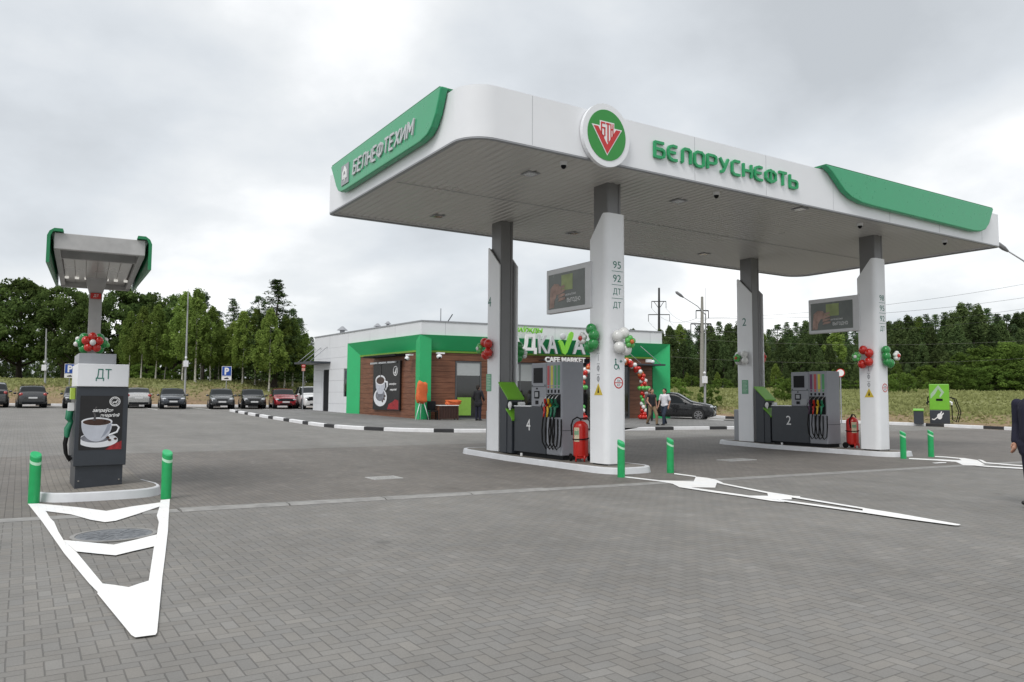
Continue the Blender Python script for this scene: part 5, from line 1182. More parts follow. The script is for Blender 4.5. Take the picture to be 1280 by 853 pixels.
    mb=MB(); mb.sph(P(0,-.104,1.605),(.024*k,.007*k,.006*k),0,8,6); mb.build('mouth',[mat('lips',(.28,.10,.08),.5)],body)
    return body
BLKC=mat('black_cloth',(.012,.012,.016),.85,noise=.15,scale=9,bump=.2); NAVY=mat('navy_cloth',(.010,.010,.026),.85,noise=.15,scale=9,bump=.2); WSH=mat('white_shirt',(.66,.66,.70),.8,noise=.06,bump=.2); KHA=mat('khaki_cloth',(.20,.14,.085),.85,noise=.1); DBL=mat('dark_blue_jeans',(.018,.028,.05),.85,noise=.15); BSHOE=mat('black_shoe',(.01,.01,.01),.35); GRS=mat('grey_brown_sleeve',(.12,.09,.08),.8)
def face(px,py,dz,ang): g=GT(px,py,dz); return g,ang
tocam=lambda g:math.atan2(g.y,g.x)-PI/2   # rz turning local -y towards the camera
g=GT(831,531.5,.13); person((g.x,g.y,g.z),tocam(g)-.55,1.80,'man in a white short sleeved shirt and dark trousers walking to the right',WSH,DBL,BSHOE,stride=.36,sleeve='short',armL=[(.27,.05,1.17),(.24,-.02,.92)],armR=[(-.27,-.02,1.17),(-.25,-.16,.95)])
g=GT(815,531.5,.13); person((g.x,g.y,g.z),tocam(g)+.6,1.78,'man in a black vest and khaki trousers walking beside the white shirt man',BLKC,KHA,BSHOE,hair=mat('brown_hair',(.07,.03,.015),.8),stride=.36,sleeve='none',armR=[(-.26,.02,1.18),(-.22,-.15,1.0)])
g=GT(812.5,528,.13); person((g.x*1.04,g.y*1.04,tz(0,g.y*1.04)+.12),tocam(g),1.82,'man with a shaved head half hidden behind the black vest man',GRS,BLKC,BSHOE,bald=True,sleeve='long')
g=GT(597.5,526,.12); person((g.x,g.y,g.z),tocam(g)+2.6,1.86,'man in a dark jacket at the shop window beside the rear column',BLKC,NAVY,BSHOE,jacket=True,armR=[(-.27,-.03,1.17),(-.20,-.24,1.02)],armL=[(.28,.04,1.17),(.22,-.1,.98)])
g=AZ(1297,636); person((g.x,g.y,0),tocam(g)-.55,1.97,'man in a dark navy suit cut off by the right edge of the photo',NAVY,NAVY,BSHOE,jacket=True,bulk=1.18,vox=.014,stride=0.06,armL=[(.27,.04,1.17),(.25,-.02,.90)])

# ------------------------------------------------------------------ charger, bin and street furniture
g=GT(1176,531,.1); h=math.atan2(g.y,g.x)-PI/2
CH1=mat('charger_green',(.16,.44,.03),.4,noise=.05)
o=empty('charging_station',(g.x+.5,g.y+.3,tz(g.x,g.y)+.12),h,'lime green electric car charging station with black cables','charger')
mb=MB(); mb.box((-.52,-.3,.02),(.50,.3,.80)); mb.build('base_cabinet',[DARK],o,bevel=.02)
mb=MB(); mb.box((-.52,-.3,.802),(.50,.3,2.30)); mb.build('upper_cabinet',[CH1],o,bevel=.03)
Mc=frame((0,-.302,0),(1,0,0),(0,0,1),(0,-1,0))
mb=MB(); mb.prism([(-.45,1.45),(-.45,1.72),(-.05,2.25),(-.05,2.05),(-.2,1.75)],0,.004,0,Mc); mb.prism([(-.05,2.25),(.25,1.82),(.02,1.5),(-.0,1.62),(.10,1.82),(-.12,2.1)],.0045,.007,0,Mc); mb.build('arrow_emblem',[mat('charger_emblem',(.35,.48,.33),.5)],o)
mb=MB(); mb.box((-.18,1.33,0),(.16,1.46,.01),0,Mc); mb.build('screen',[SCREEN],o)
mb=MB(); mb.prism(ell(-.02,.44,.13,.17,16),0,.005,0,Mc); mb.prism([(.02,.48),(.16,.66),(.20,.62),(.08,.44)],.0055,.009,0,Mc); mb.prism([(-.02,.55),(.06,.74),(.11,.72),(.05,.52)],.0055,.010,0,Mc); mb.prism([(-.12,.36),(-.30,.22),(-.42,.26),(-.42,.31),(-.30,.28),(-.14,.42)],.0055,.009,0,Mc); mb.build('plug_mark',[PAPER],o)
for s,sx in ((.505,1),(-.525,-1)):
    mb=MB(); mb.tube([(s,-.15,1.30),(s+sx*.12,-.2,1.22),(s+sx*.10,-.2,1.1)],[.05,.06,.04],8); mb.build('plug',[WHITE2 if sx>0 else DARK2],o)
    for q in range(2): mb=MB(); mb.tube([(s,-.1+.1*q,1.55),(s+sx*(.22+.1*q),-.15,1.45),(s+sx*(.45+.1*q),-.12,.7),(s+sx*(.30+.1*q),-.1,.12),(s+sx*.12,-.1,.25),(s+sx*.10,-.2,1.1)] if sx>0 else [(s,-.1,1.6),(s-.08,-.15,1.5),(s-.10,-.2,1.15)],.028,8); mb.build('cable',[RUB],o)
g=GT(1148,531,.1)
o=empty('litter_bin',(g.x+.4,g.y+.2,tz(g.x,g.y)+.12),h,'small dark litter bin with a lime top beside the charging station','litter bin')
mb=MB(); mb.box((-.25,-.22,.02),(.25,.22,.74)); mb.build('body',[DARK],o,bevel=.02)
mb=MB(); mb.add([(-.27,-.25,.745),(.27,-.25,.745),(.27,.24,.745),(-.27,.24,.745),(-.27,-.25,.79),(.27,-.25,.79),(.27,.24,.88),(-.27,.24,.88)],[(0,1,2,3),(4,5,6,7),(0,1,5,4),(1,2,6,5),(2,3,7,6),(3,0,4,7)]); mb.build('lid',[LIME],o)
SB=mat('sign_blue',(.01,.07,.36),.4,noise=.03)
def pole_at(px,D,ybase=None): 
    q=AD(px,490,D); return Vector((q.x,q.y,T(q.x,q.y)))
def zat(px,py,q): # height at distance of q
    D=(Vector((q.x,q.y,C.z))-C).dot(fw); return AD(px,py,D).z
def sign(px,D,ytop,ybot,kind,label):
    q=pole_at(px,D); top=zat(px,ytop,q); bot=zat(px,ybot,q); o=empty('traffic_sign',tuple(q),math.atan2(q.y,q.x)-PI/2,label,'sign'); hh=top-q.z
    mb=MB(); mb.cone((0,0,-.2),(0,0,hh-.02),.035,.035,10); mb.build('pole',[ALUL],o)
    M=frame((0,-.045,0),(1,0,0),(0,0,1),(0,-1,0)); t=hh; b=bot-q.z; s=(t-b)
    if kind=='P':
        w=.66*s/1.0*.5; mb=MB(); mb.box((-w,b+.30*s,0),(w,t,.012),0,M); p=mb.build('board',[SB],o)
        mb=MB(); ringprism(mb,[(-w,b+.30*s),(w,b+.30*s),(w,t),(-w,t)],[(-w+.03,b+.30*s+.03),(w-.03,b+.30*s+.03),(w-.03,t-.03),(-w+.03,t-.03)],.0125,.015,0,M); mb.build('border',[PAPER],p)
        text('P','letter',PAPER,M,-w*.42,w*.50,b+.40*s,t-.10*s,.015,p,bold=.04)
        mb=MB(); mb.box((-w,b,0),(w,b+.28*s,.012),0,M); p2=mb.build('lower_plate',[PAPER],o)
        mb=MB(); mb.prism([(-w*.5,b+.08*s),(w*.5,b+.08*s),(w*.45,b+.14*s),(w*.2,b+.20*s),(-w*.2,b+.17*s),(-w*.5,b+.13*s)],.0125,.016,0,M); mb.build('pictogram',[DARK2],p2)
    elif kind=='O':
        r=s/2; c=(t+b)/2; mb=MB(); mb.prism(ell(0,c,r,r,28),0,.012,0,M); p=mb.build('board',[RED],o); mb=MB(); mb.prism(ell(0,c,r*.8,r*.8,28),.0125,.015,0,M); mb.build('face',[PAPER],p)
    else:
        r=s*.28; mb=MB(); mb.prism(ell(0,t-r,r,r,24),0,.012,0,M); p=mb.build('board',[RED],o); mb=MB(); mb.box((-r*.7,t-r*1.15,.0125),(r*.7,t-r*.85,.015),0,M); mb.build('bar',[PAPER],p)
        mb=MB(); mb.box((-r*.8,b,0),(r*.8,t-r*2.05,.012),0,M); mb.build('lower_plate',[mat('pale_red_plate',(.6,.3,.25),.5)],o)
sign(282.5,66,458,475.5,'P','blue parking sign with a white plate behind the dark grey saloon')
sign(86,66,455,472.5,'P','blue parking sign partly hidden behind the diesel pump header')
sign(1051,46,461,471.5,'O','round white no vehicles sign with red rim above pump 2')
sign(378.6,56,455,464,'N','small red and white road sign beside the cafe awning')
LP=mat('galvanised',(.40,.41,.42),.5,.3,noise=.05)
def lamp(px,D,ytop,ax,ay,box,label,rod=None,lean=0):
    q=pole_at(px,D); D2=(Vector((q.x,q.y,C.z))-C).dot(fw); o=empty('street_lamp',tuple(q),0,label,'street lamp'); top=AD(px+lean,ytop,D2)-q
    mb=MB(); mb.tube([(0,0,-.3),(0,0,.9),Vector((0,0,.9)).lerp(top,.5),top],[.10,.085,.07,.045],10); mb.build('pole',[LP],o)
    if ax is not None:
        e=AD(ax,ay,D2)-q; m=top.lerp(e,.35)+Vector((0,0,.25)); mb=MB(); mb.tube([top-Vector((0,0,.1)),m-Vector((0,0,.15)),e],[.04,.035,.03],8); mb.build('arm',[LP],o)
        d=(e-top).normalized(); mb=MB(); mb.tube([e-d*.1,e+d*.15,e+d*.5,e+d*.62],[.05,.11,.11,.03],8); mb.build('lamp_head',[ALU],o)
    if rod: r=AD(rod[0],rod[1],D2)-q; mb=MB(); mb.tube([Vector((r.x,r.y,top.z-1.5)),r],.018,6); mb.build('lightning_rod',[LP],o)
    if box:
        b=AD(box[0],box[1],D2)-q; mb=MB(); mb.cb((b.x,b.y-.12,b.z),(.36,.2,.5)); mb.build('control_box',[WHITE2],o,bevel=.02)
        mb=MB(); mb.sph((b.x,b.y-.1,b.z+.5),.10,0,10,6); mb.build('sensor',[WHITE],o)
    return o
lamp(881,56,392,853,371,(879.5,475),'tall street lamp with a curved arm in front of the wood, right of the cafe',(881.8,360),lean=1)
lamp(231,63,366,None,366,(232,455),'tall pale mast with crossbar boxes among the birches on the left',(235.4,361),lean=4.3)
lamp(55.7,66,411,None,411,(55,460),'short pale lamp pole behind the graphite estate car',lean=2.3)
lamp(1292,37,338,1258,313,None,'street lamp reaching in from beyond the right edge of the photo')
CNC=mat('concrete_pole',(.30,.29,.27),.8,noise=.15); IRN=mat('dark_steel',(.035,.035,.037),.6,noise=.1)
def pylon(px,D,ytop,arms,m,label,r0,r1):
    q=pole_at(px,D); D2=(Vector((q.x,q.y,C.z))-C).dot(fw); o=empty('power_pylon',tuple(q),0,label,'power pylon'); Z_=lambda y:(AD(px,y,D2)-q)
    t=Z_(ytop); mb=MB(); mb.tube([(0,0,-.5),t],[r0,r1],10); mb.build('mast',[m],o)
    tips=[]
    for (y,l,r_,dy) in arms:
        c=Z_(y); L=AD(l,y,D2)-q; Rr=AD(r_,y,D2)-q; mb=MB(); mb.tube([L,Rr],.07,6); k=Vector((0,0,dy)); mb.tube([c-k,L.lerp(c,.3)],.05,6); mb.tube([c-k,Rr.lerp(c,.3)],.05,6); mb.build('cross_arm',[IRN],o)
        for e in (L,Rr): mb=MB(); mb.tube([e,e-Vector((0,0,1.1 if D>100 else .8))],.05,6); mb.build('insulator',[IRN],o); tips.append(q+e-Vector((0,0,1.1 if D>100 else .8)))
    return tips
t1=pylon(823.8,125,360,[(377,814.5,832.5,1.2),(393.5,810.5,837,0)],IRN,'dark steel power pylon with two crossarms rising behind the cafe roof',.28,.16)
t2=pylon(877.6,80,371,[(388.5,870,885.5,.0),(405,863.5,889,1.1)],CNC,'grey concrete power pole with two crossarms beside the street lamp',.26,.14)
mb=MB()
ends=[AD(1420,326,80),AD(1420,348,80),AD(1420,362,80),AD(1420,375,80)]
o=empty('power_line',tuple(t2[0]),0,'thin sagging overhead power wires crossing the sky right of the poles','power line')
for a,b in list(zip([t2[0],t2[1],t2[2],t2[3]],ends))+list(zip(t1,t2)):
    pts=[a.lerp(b,k/16)-Vector((0,0,1.2*4*(k/16)*(1-k/16))) for k in range(17)]; mb=MB(); mb.tube(pts,.016,4); wb(mb,'wire',[IRN],o)
for y0_,y1_ in ((446,447),(422,425)):
    a=AD(835,y0_,75); b=AD(1300,y1_,75); pts=[a.lerp(b,k/12)-Vector((0,0,.6*4*(k/12)*(1-k/12))) for k in range(13)]; mb=MB(); mb.tube(pts,.006,4); wb(mb,'wire',[CNC],o)

# ------------------------------------------------------------------ foliage
def leafmat(name,c1,c2,tr=.45):
    m=bpy.data.materials.new(name); m.use_nodes=True; nt=m.node_tree; out=nt.nodes['Material Output']; nt.nodes.remove(nt.nodes['Principled BSDF'])
    at=nt.nodes.new('ShaderNodeAttribute'); at.attribute_name='tint'; oi=nt.nodes.new('ShaderNodeObjectInfo')
    mx=nt.nodes.new('ShaderNodeMix'); mx.data_type='RGBA'; mx.inputs[6].default_value=(*c1,1); mx.inputs[7].default_value=(*c2,1); nt.links.new(at.outputs['Fac'],mx.inputs[0])
    X=NX(nt); v=X.m('ADD',.72,X.m('MULTIPLY',oi.outputs['Random'],.75)); hm=nt.nodes.new('ShaderNodeMix'); hm.data_type='RGBA'; hm.blend_type='MULTIPLY'; nt.links.new(X.m('FRACT',X.m('MULTIPLY',oi.outputs['Random'],7.3)),hm.inputs[0]); nt.links.new(mx.outputs[2],hm.inputs[6]); hm.inputs[7].default_value=(.92,1.0,1.04,1); sc=nt.nodes.new('ShaderNodeVectorMath'); sc.operation='SCALE'; nt.links.new(hm.outputs[2],sc.inputs[0]); nt.links.new(v,sc.inputs['Scale'])
    d=nt.nodes.new('ShaderNodeBsdfDiffuse'); t=nt.nodes.new('ShaderNodeBsdfTranslucent'); nt.links.new(sc.outputs[0],d.inputs[0]); nt.links.new(sc.outputs[0],t.inputs[0])
    ms=nt.nodes.new('ShaderNodeMixShader'); ms.inputs[0].default_value=tr; nt.links.new(d.outputs[0],ms.inputs[1]); nt.links.new(t.outputs[0],ms.inputs[2]); nt.links.new(ms.outputs[0],out.inputs[0]); return m
LM={'oak':leafmat('oak_leaves',(0.055,0.088,0.029),(0.163,0.221,0.065)),'birch':leafmat('birch_leaves',(0.130,0.189,0.044),(0.286,0.364,0.091)),'spruce':leafmat('spruce_needles',(0.042,0.070,0.029),(0.111,0.163,0.058),.15),'pine':leafmat('pine_needles',(0.047,0.073,0.039),(0.111,0.156,0.072),.15),'wood':leafmat('forest_leaves',(0.055,0.083,0.034),(0.150,0.195,0.072)),'bush':leafmat('bush_leaves',(0.072,0.117,0.026),(0.182,0.260,0.058))}
BARK=mat('bark',(.05,.04,.032),.9,noise=.3,scale=5,bump=.4)
def birchbark():
    m=bpy.data.materials.new('birch_bark'); m.use_nodes=True; nt=m.node_tree; b=nt.nodes['Principled BSDF']; tc=nt.nodes.new('ShaderNodeTexCoord'); mp=nt.nodes.new('ShaderNodeMapping'); mp.inputs['Scale'].default_value=(2,2,5); nt.links.new(tc.outputs['Object'],mp.inputs[0])
    n=nt.nodes.new('ShaderNodeTexNoise'); n.inputs['Scale'].default_value=1.2; n.inputs['Detail'].default_value=4; nt.links.new(mp.outputs[0],n.inputs['Vector']); cr=nt.nodes.new('ShaderNodeValToRGB'); cr.color_ramp.elements[0].position=.36; cr.color_ramp.elements[0].color=(.05,.045,.04,1); cr.color_ramp.elements[1].position=.46; cr.color_ramp.elements[1].color=(.52,.50,.44,1)
    nt.links.new(n.outputs['Fac'],cr.inputs[0]); nt.links.new(cr.outputs[0],b.inputs['Base Color']); b.inputs['Roughness'].default_value=.8; return m
BBARK=birchbark()
def leaf_mesh(name,P,N,size,tint,m,aspect=.6,rg=None):
    n=len(P); rg=rg or rng; a=rg.normal(size=(n,3)); a-= (a*N).sum(1)[:,None]*N; a/=np.linalg.norm(a,axis=1)[:,None]+1e-9; b=np.cross(N,a)
    s=(size*rg.uniform(.7,1.3,n))[:,None]; q=np.stack([P-a*s*.5,P+b*s*.5*aspect,P+a*s*.5,P-b*s*.5*aspect],1).reshape(-1,3)
    me=bpy.data.meshes.new(name); me.vertices.add(4*n); me.vertices.foreach_set('co',q.astype(np.float32).ravel()); me.loops.add(4*n); me.loops.foreach_set('vertex_index',np.arange(4*n,dtype=np.int32)); me.polygons.add(n); me.polygons.foreach_set('loop_start',np.arange(0,4*n,4,dtype=np.int32))
    me.update(); me.validate()
    at=me.attributes.new('tint','FLOAT','FACE'); at.data.foreach_set('value',np.clip(tint,0,1).astype(np.float32)); me.materials.append(m); return me
def unit(v): return v/(np.linalg.norm(v,axis=1)[:,None]+1e-9)
def clumps(rg,cs,rs,per,flat=.75):
    P=[];N=[];Tn=[]
    for c,r,k in zip(cs,rs,rg.uniform(0,1,len(cs))):
        d=unit(rg.normal(size=(per,3))); rad=r*rg.uniform(.45,1.05,per)**.6; p=c+d*rad[:,None]*np.array([1,1,flat]); P.append(p); N.append(unit(d+rg.normal(size=(per,3))*.8+np.array([0,0,.3]))); Tn.append(np.full(per,k)*.6+rg.uniform(0,.4,per))
    return np.concatenate(P),np.concatenate(N),np.concatenate(Tn)
def crown_broad(seed,H,Rw,z0,ncl,per,leaf,kind,power=.5,gap=.0):
    """unit-less: heights in metres"""
    rg=np.random.default_rng(seed); cs=[];rs=[]
    ph=rg.uniform(0,6,6)
    while len(cs)<ncl:
        u=rg.uniform(0,1); z=z0+(H-z0)*u; prof=(math.sin(PI*min(1,(u*.92+.08))**.75))**power if kind!='birch' else (math.sin(PI*(u*.9+.06)**.7))**.8*(1-.45*u)
        th=rg.uniform(0,2*PI); lob=1+.22*math.sin(3*th+ph[0]+z*.5)+.18*math.sin(5*th+ph[1]-z*.9)
        rr=Rw*prof*lob*(rg.uniform(0.25,1)**.5); cs.append((rr*math.cos(th),rr*math.sin(th),z)); rs.append(rg.uniform(.45,1.0)*(Rw*.22 if kind!='birch' else Rw*.19))
    cs=np.array(cs); return (*clumps(rg,cs,rs,per,.75 if kind!='birch' else 1.7),cs,leaf)
def crown_spruce(seed,H,Rw,z0,kind='spruce'):
    rg=np.random.default_rng(seed); P=[];N=[];Tn=[]; z=z0
    while z<H-.15:
        u=(z-z0)/(H-z0); L0=Rw*(1-u)**.85*rg.uniform(.8,1.1)+.12; nb=int(9 if u<.7 else 6)
        for b in range(nb):
            th=rg.uniform(0,2*PI); L=L0*rg.uniform(.65,1.15); k=int(30*L/Rw)+8; s=rg.uniform(0.05,1,k)**.7
            p=np.stack([np.cos(th)*L*s,np.sin(th)*L*s,z-.28*L*s**1.5+.10*L*s**3],1); wd=.22*L*(1-s*.7)+.05; p+=rg.normal(size=(k,3))*np.stack([wd,wd,wd*.45],1); P.append(p); nn=unit(rg.normal(size=(k,3))*.8+np.array([math.cos(th)*.5,math.sin(th)*.5,.8])); N.append(nn); Tn.append(np.full(k,rg.uniform(0,.6))+.4*s)
        z+=rg.uniform(.16,.28)*(1.0 if u<.8 else .7)
    return np.concatenate(P),np.concatenate(N),np.concatenate(Tn),None,.22
def trunk_mesh(seed,H,r,m,lean=.03,limbs=None,top=.9,z0=0):
    rg=random.Random(seed); mb=MB(); n=8; pts=[]; ax,ay=rg.uniform(-lean,lean)*H,rg.uniform(-lean,lean)*H
    for i in range(n+1): t=i/n; pts.append((ax*t+.05*math.sin(t*9+seed),ay*t+.05*math.cos(t*7+seed),-.4+(H*top+.4)*t))
    mb.tube(pts,[r*(1.25 if i==0 else 1)*(1-.85*i/n) for i in range(n+1)],8)
    if limbs is not None:
        for c in limbs:
            zb=max(z0*.6,c[2]-abs(math.hypot(c[0],c[1]))*.8-.5); t=(zb+.4)/(H*top+.4); b=(ax*t,ay*t,zb); mid=((b[0]+c[0])/2,(b[1]+c[1])/2,(b[2]+c[2])/2-.15); mb.tube([b,mid,tuple(c)],[r*.45*(1-t*.6),r*.28*(1-t*.6),r*.08],6)
    me=bpy.data.meshes.new('trunk'); me.from_pydata(mb.v,[],mb.f); me.materials.append(m); me.polygons.foreach_set('use_smooth',mb.sm); return me
KIND={}
def defk(key,crown,leafm,tr,H,asp=.6):
    P,N,Tn,cs,leaf=crown; KIND.setdefault(key,[]).append((leaf_mesh('crown',P,N,leaf,Tn,LM[leafm],asp),tr(cs),H))
for s in (1,2,3): defk('oak',crown_broad(s,11.0,4.6,2.6,150,85,.36,'oak'),'oak',lambda cs,s=s:trunk_mesh(s,11,.34,BARK,.02,[c for c in cs[:26]],.8,2.6),11)
for s in (4,5,6,7): defk('birch',crown_broad(s,10,2.0,2.6,200,52,.21,'birch'),'birch',lambda cs,s=s:trunk_mesh(s,10,.11,BBARK,.03,None,.93,2),10)
for s in (8,9,10): defk('spruce',crown_spruce(s,10,1.9,1.0),'spruce',lambda cs,s=s:trunk_mesh(s,10,.14,BARK,.01),10,.28)
for s in (11,12): defk('pine',crown_broad(s,10,1.6,3.2,120,34,.22,'pine',.8),'pine',lambda cs,s=s:trunk_mesh(s,10,.15,BARK,.02,[c for c in cs[:30]],.95,4),10,.3)
for s in (13,14,15,16,23,24): defk('wood',crown_broad(s,9,2.0,.4,210,52,.22,'birch'),'wood',lambda cs,s=s:trunk_mesh(s,9,.15,BARK,.03,[c for c in cs[:8]],.85,1),9)
for s in (17,18,19): defk('bush',crown_broad(s,2.6,1.6,.1,70,70,.16,'oak',.4),'bush',lambda cs,s=s:trunk_mesh(s,2.6,.05,BARK,.02,[c for c in cs[:8]],.6,.1),2.6)
cnt={}
CATS={'oak':('oak_tree','tree'),'birch':('birch_tree','tree'),'spruce':('spruce_tree','tree'),'pine':('pine_tree','tree'),'wood':('broadleaf_tree','tree'),'bush':('bush','bush')}
def tree(kind,px,D,ytop,label,group,wide=1.0,var=None,sink=0):
    i=cnt.get(kind,0); cnt[kind]=i+1; cr,tr,H=KIND[kind][(i if var is None else var)%len(KIND[kind])]
    q=AD(px,490,D); z=T(q.x,q.y)-sink; D2=(Vector((q.x,q.y,C.z))-C).dot(fw); h=AD(px,ytop,D2).z-z; s=h/H
    o=empty(CATS[kind][0],(q.x,q.y,z),random.uniform(0,6.28),label,CATS[kind][1],group); o.scale=(s*wide,s*wide,s)
    for nme,me in (('trunk',tr),('crown',cr)):
        c=bpy.data.objects.new(nme,me); COL.objects.link(c); c.parent=o
    return o
gL='trees along the left edge of the yard'; gR='trees of the wood on the right'
# left oaks
for px,D,y,w,l in ((-14,80,362,1.0,'big dark oak at the far left edge of the photo'),(22,84,352,1.05,'big dark oak with a domed top left of the diesel canopy'),(78,82,358,.95,'big oak directly behind the left part of the diesel canopy'),(104,80,372,.7,'dark oak right behind the diesel canopy column'),(150,84,361,.85,'tall dark oak just right of the diesel canopy'),(183,86,366,.75,'dark oak behind the pale birches'),(218,86,371,.8,'dark oak left of the tall pale mast')): tree('oak',px,D,y,l,gL,w)
# low far treeline seen under the oaks
for i in range(16): tree('wood',-20+i*14,150,441+8*math.sin(i*1.7),'low distant tree seen beneath the oaks on the left','distant treeline on the left',1.5)
# birches in front
for px,D,y,w,l in ((160,74,392,1.0,'slim birch with white trunk left of the bright birch pair'),(176,73,385,1.1,'bright green birch with white trunk right of the diesel pump'),(194,73,383,1.1,'bright green birch, tallest right of the diesel canopy'),(205,75,405,1.0,'low leafy birch behind the silver car'),(228,73,368,1.1,'birch whose crown hides behind the tall pale mast'),(244,71,363,1.15,'tall birch with a thick white trunk beside the tall mast'),(262,73,385,1.1,'birch with a leaning white trunk right of the mast'),(273,76,400,1.1,'low birch left of the pointed spruce'),(302,73,392,1.2,'birch with a bright trunk right of the blue parking sign'),(318,74,388,1.1,'slim birch between the sign and the tallest conifer'),(336,71,388,1.1,'birch with a white trunk in front of the tallest conifer'),(355,74,394,1.1,'birch just right of the tallest conifer'),(365,75,400,1.2,'birch above the red hatchback'),(380,76,418,1.2,'low birch by the small red road sign'),(289,74,404,1.2,'leafy birch right behind the blue parking sign'),(326,76,400,1.2,'leafy birch behind the black saloon'),(250,77,398,1.2,'leafy birch low behind the tall mast')): tree('birch',px,D,y,l,gL,w)
for px,D,y,w,l in ((343,74,346,1.9,'tallest pointed conifer left of the cafe'),(288,78,371,1.5,'pointed spruce behind the blue parking sign'),(372,84,396,1.8,'dark spruce sloping down towards the cafe roof'),(388,86,420,1.3,'low dark spruce touching the cafe corner')): tree('spruce',px,D,y,l,gL,w)
for px,D,y,w,l in ((321,80,369,1.3,'thin topped pine left of the tallest conifer'),(309,82,388,1.3,'dark pine between the spruce and the thin topped pine'),(364,80,385,1.2,'ragged pine with gaps right of the tallest conifer'),(252,80,366,1.2,'sparse ragged pine behind the white trunked birch'),(268,82,388,1.3,'dark ragged pine right of the tall birch')): tree('pine',px,D,y,l,gL,w)
for i,px in enumerate(range(150,396,17)): tree('wood',px,88+3*(i%2),412+14*((i*7)%3)-(6 if px>250 else 0),'dark leafy tree deep in the stand left of the cafe','dark trees behind the birches',1.15)
for i,px in enumerate(range(120,395,19)): tree('bush',px,80+2*(i%3),455+5*(i%3),'bush at the foot of the birches','undergrowth bushes on the left',1.2)
# right wood: back row, front row
tops=[(826,414),(838,410),(850,408),(862,411),(875,407),(888,408),(900,400),(912,407),(925,404),(938,410),(950,411),(962,410),(973,405),(985,401),(997,401),(1009,404),(1021,408),(1033,411),(1046,412),(1060,410),(1073,408),(1087,410),(1100,408),(1113,405),(1125,402),(1138,397),(1150,398),(1161,391),(1172,391),(1184,388),(1195,392),(1206,382),(1215,377),(1226,384),(1238,383),(1250,390),(1262,392),(1274,394),(1286,392),(1298,390)]
kk=['wood','wood','birch','wood','pine','wood','wood','spruce']
for i,(px,y) in enumerate(tops):
    spike=px in (900,985,997,1172,1184,1215,1238)
    k='spruce' if spike else kk[(i*5)%8]
    tree(k,px,104+3*(i%3),y,'dark %s standing in the back row of the right wood'%('conifer' if k in('spruce','pine') else 'leafy tree'),'back row of the right wood',1.35 if k!='wood' else 1.15)
    tree('wood',px+5,97+2*(i%2),y+14+6*((i*3)%5),'mid green leafy tree in the front row of the right wood','front row of the right wood',1.15)
    tree('wood' if i%3 else 'birch',px-3,92+2*(i%2),min(466,y+50+9*((i*5)%4)),'lower leafy tree at the edge of the right wood','edge trees of the right wood',1.3)
    if px<1140 and i%3==0: tree('bush',px+3,88,474-3*(i%2),'dense shrub at the dark foot of the right wood','shrubs along the right wood',1.6)
# named bushes in the meadow
for px,D,y,w,l in ((1125,66,466,1.0,'bright bush right of the pump 2 front column'),(1112,68,472,.9,'bush half hidden by the pump 2 front column'),(988,66,474,1.0,'light green bush left of pump 2'),(975,68,480,1.0,'low light bush between the rear column and pump 2'),(1160,78,459,1.3,'bright rounded shrub behind the charging station'),(1185,79,457,1.3,'rounded shrub right behind the charging station'),(1212,79,459,1.35,'rounded shrub right of the charging station'),(1238,80,460,1.3,'darker rounded shrub towards the right edge'),(1262,80,456,1.35,'dark shrub near the right edge of the photo'),(1284,80,452,1.4,'dark tall shrub at the right edge of the photo'),(1262,84,432,1.3,'pale grey green willow shrub high above the meadow'),(1235,84,436,1.3,'pale willow shrub over the rounded shrubs'),(886,62,480,.8,'small bush at the foot of the street lamp'),(843,70,474,1.0,'bush beside the right green pillar of the cafe'),(1160,70,478,.8,'low weedy bush behind the charging station'),(1143,72,482,.7,'tiny bush left of the charging station')): tree('bush',px,D,y,l,'bushes in the meadow',w)
# low backing wood far behind so no bare horizon shows
for i,px in enumerate(range(790,1330,22)): tree('wood',px,122,414+(4*(i%3))-(14 if px>1140 else 0),'shaded tree in the depth of the right wood','deep trees of the right wood',1.4)

# ------------------------------------------------------------------ grass tufts on the embankment
def tufts():
    rg=np.random.default_rng(5); n=150000; th=rg.uniform(YAW-.66,YAW+.66,n); r=rg.uniform(40,105,n)**1.0; P=np.stack([r*np.sin(th),r*np.cos(th)],1); s=sd(P); k=(s>.35)&(s<34)&(rg.uniform(0,1,n)<np.clip((s-2.5)/9,.04,.9)); P=P[k]; s=s[k]; z=TZ(P); n=len(P)
    h=rg.uniform(.05,.18,n)*(.5+np.clip(s/10,0,.8)); clump=.5+.5*np.sin(P[:,0]*.8+2*np.sin(P[:,1]*.5))*np.cos(P[:,1]*.9); h*=.6+.7*clump
    a=rg.uniform(0,PI,n); w=.10+.10*rg.uniform(0,1,n); dx,dy=np.cos(a)*w,np.sin(a)*w; lx,ly=rg.normal(0,.08,n),rg.normal(0,.08,n)
    v=np.stack([np.stack([P[:,0]-dx,P[:,1]-dy,z-.03],1),np.stack([P[:,0]+dx,P[:,1]+dy,z-.03],1),np.stack([P[:,0]+lx,P[:,1]+ly,z+h],1)],1).reshape(-1,3)
    me=bpy.data.meshes.new('grass'); me.vertices.add(3*n); me.vertices.foreach_set('co',v.astype(np.float32).ravel()); me.loops.add(3*n); me.loops.foreach_set('vertex_index',np.arange(3*n,dtype=np.int32)); me.polygons.add(n); me.polygons.foreach_set('loop_start',np.arange(0,3*n,3,dtype=np.int32)); me.update(); me.validate()
    dry_=np.clip(1-s/7+rg.normal(0,.25,n)+.5*(clump-.5),0,1)
    at=me.attributes.new('tint','FLOAT','FACE'); at.data.foreach_set('value',dry_.astype(np.float32))
    mesh_ob('grass',me,leafmat('grass_blades',(.255,.255,.105),(.36,.285,.155),.3),kind='stuff')
tufts()

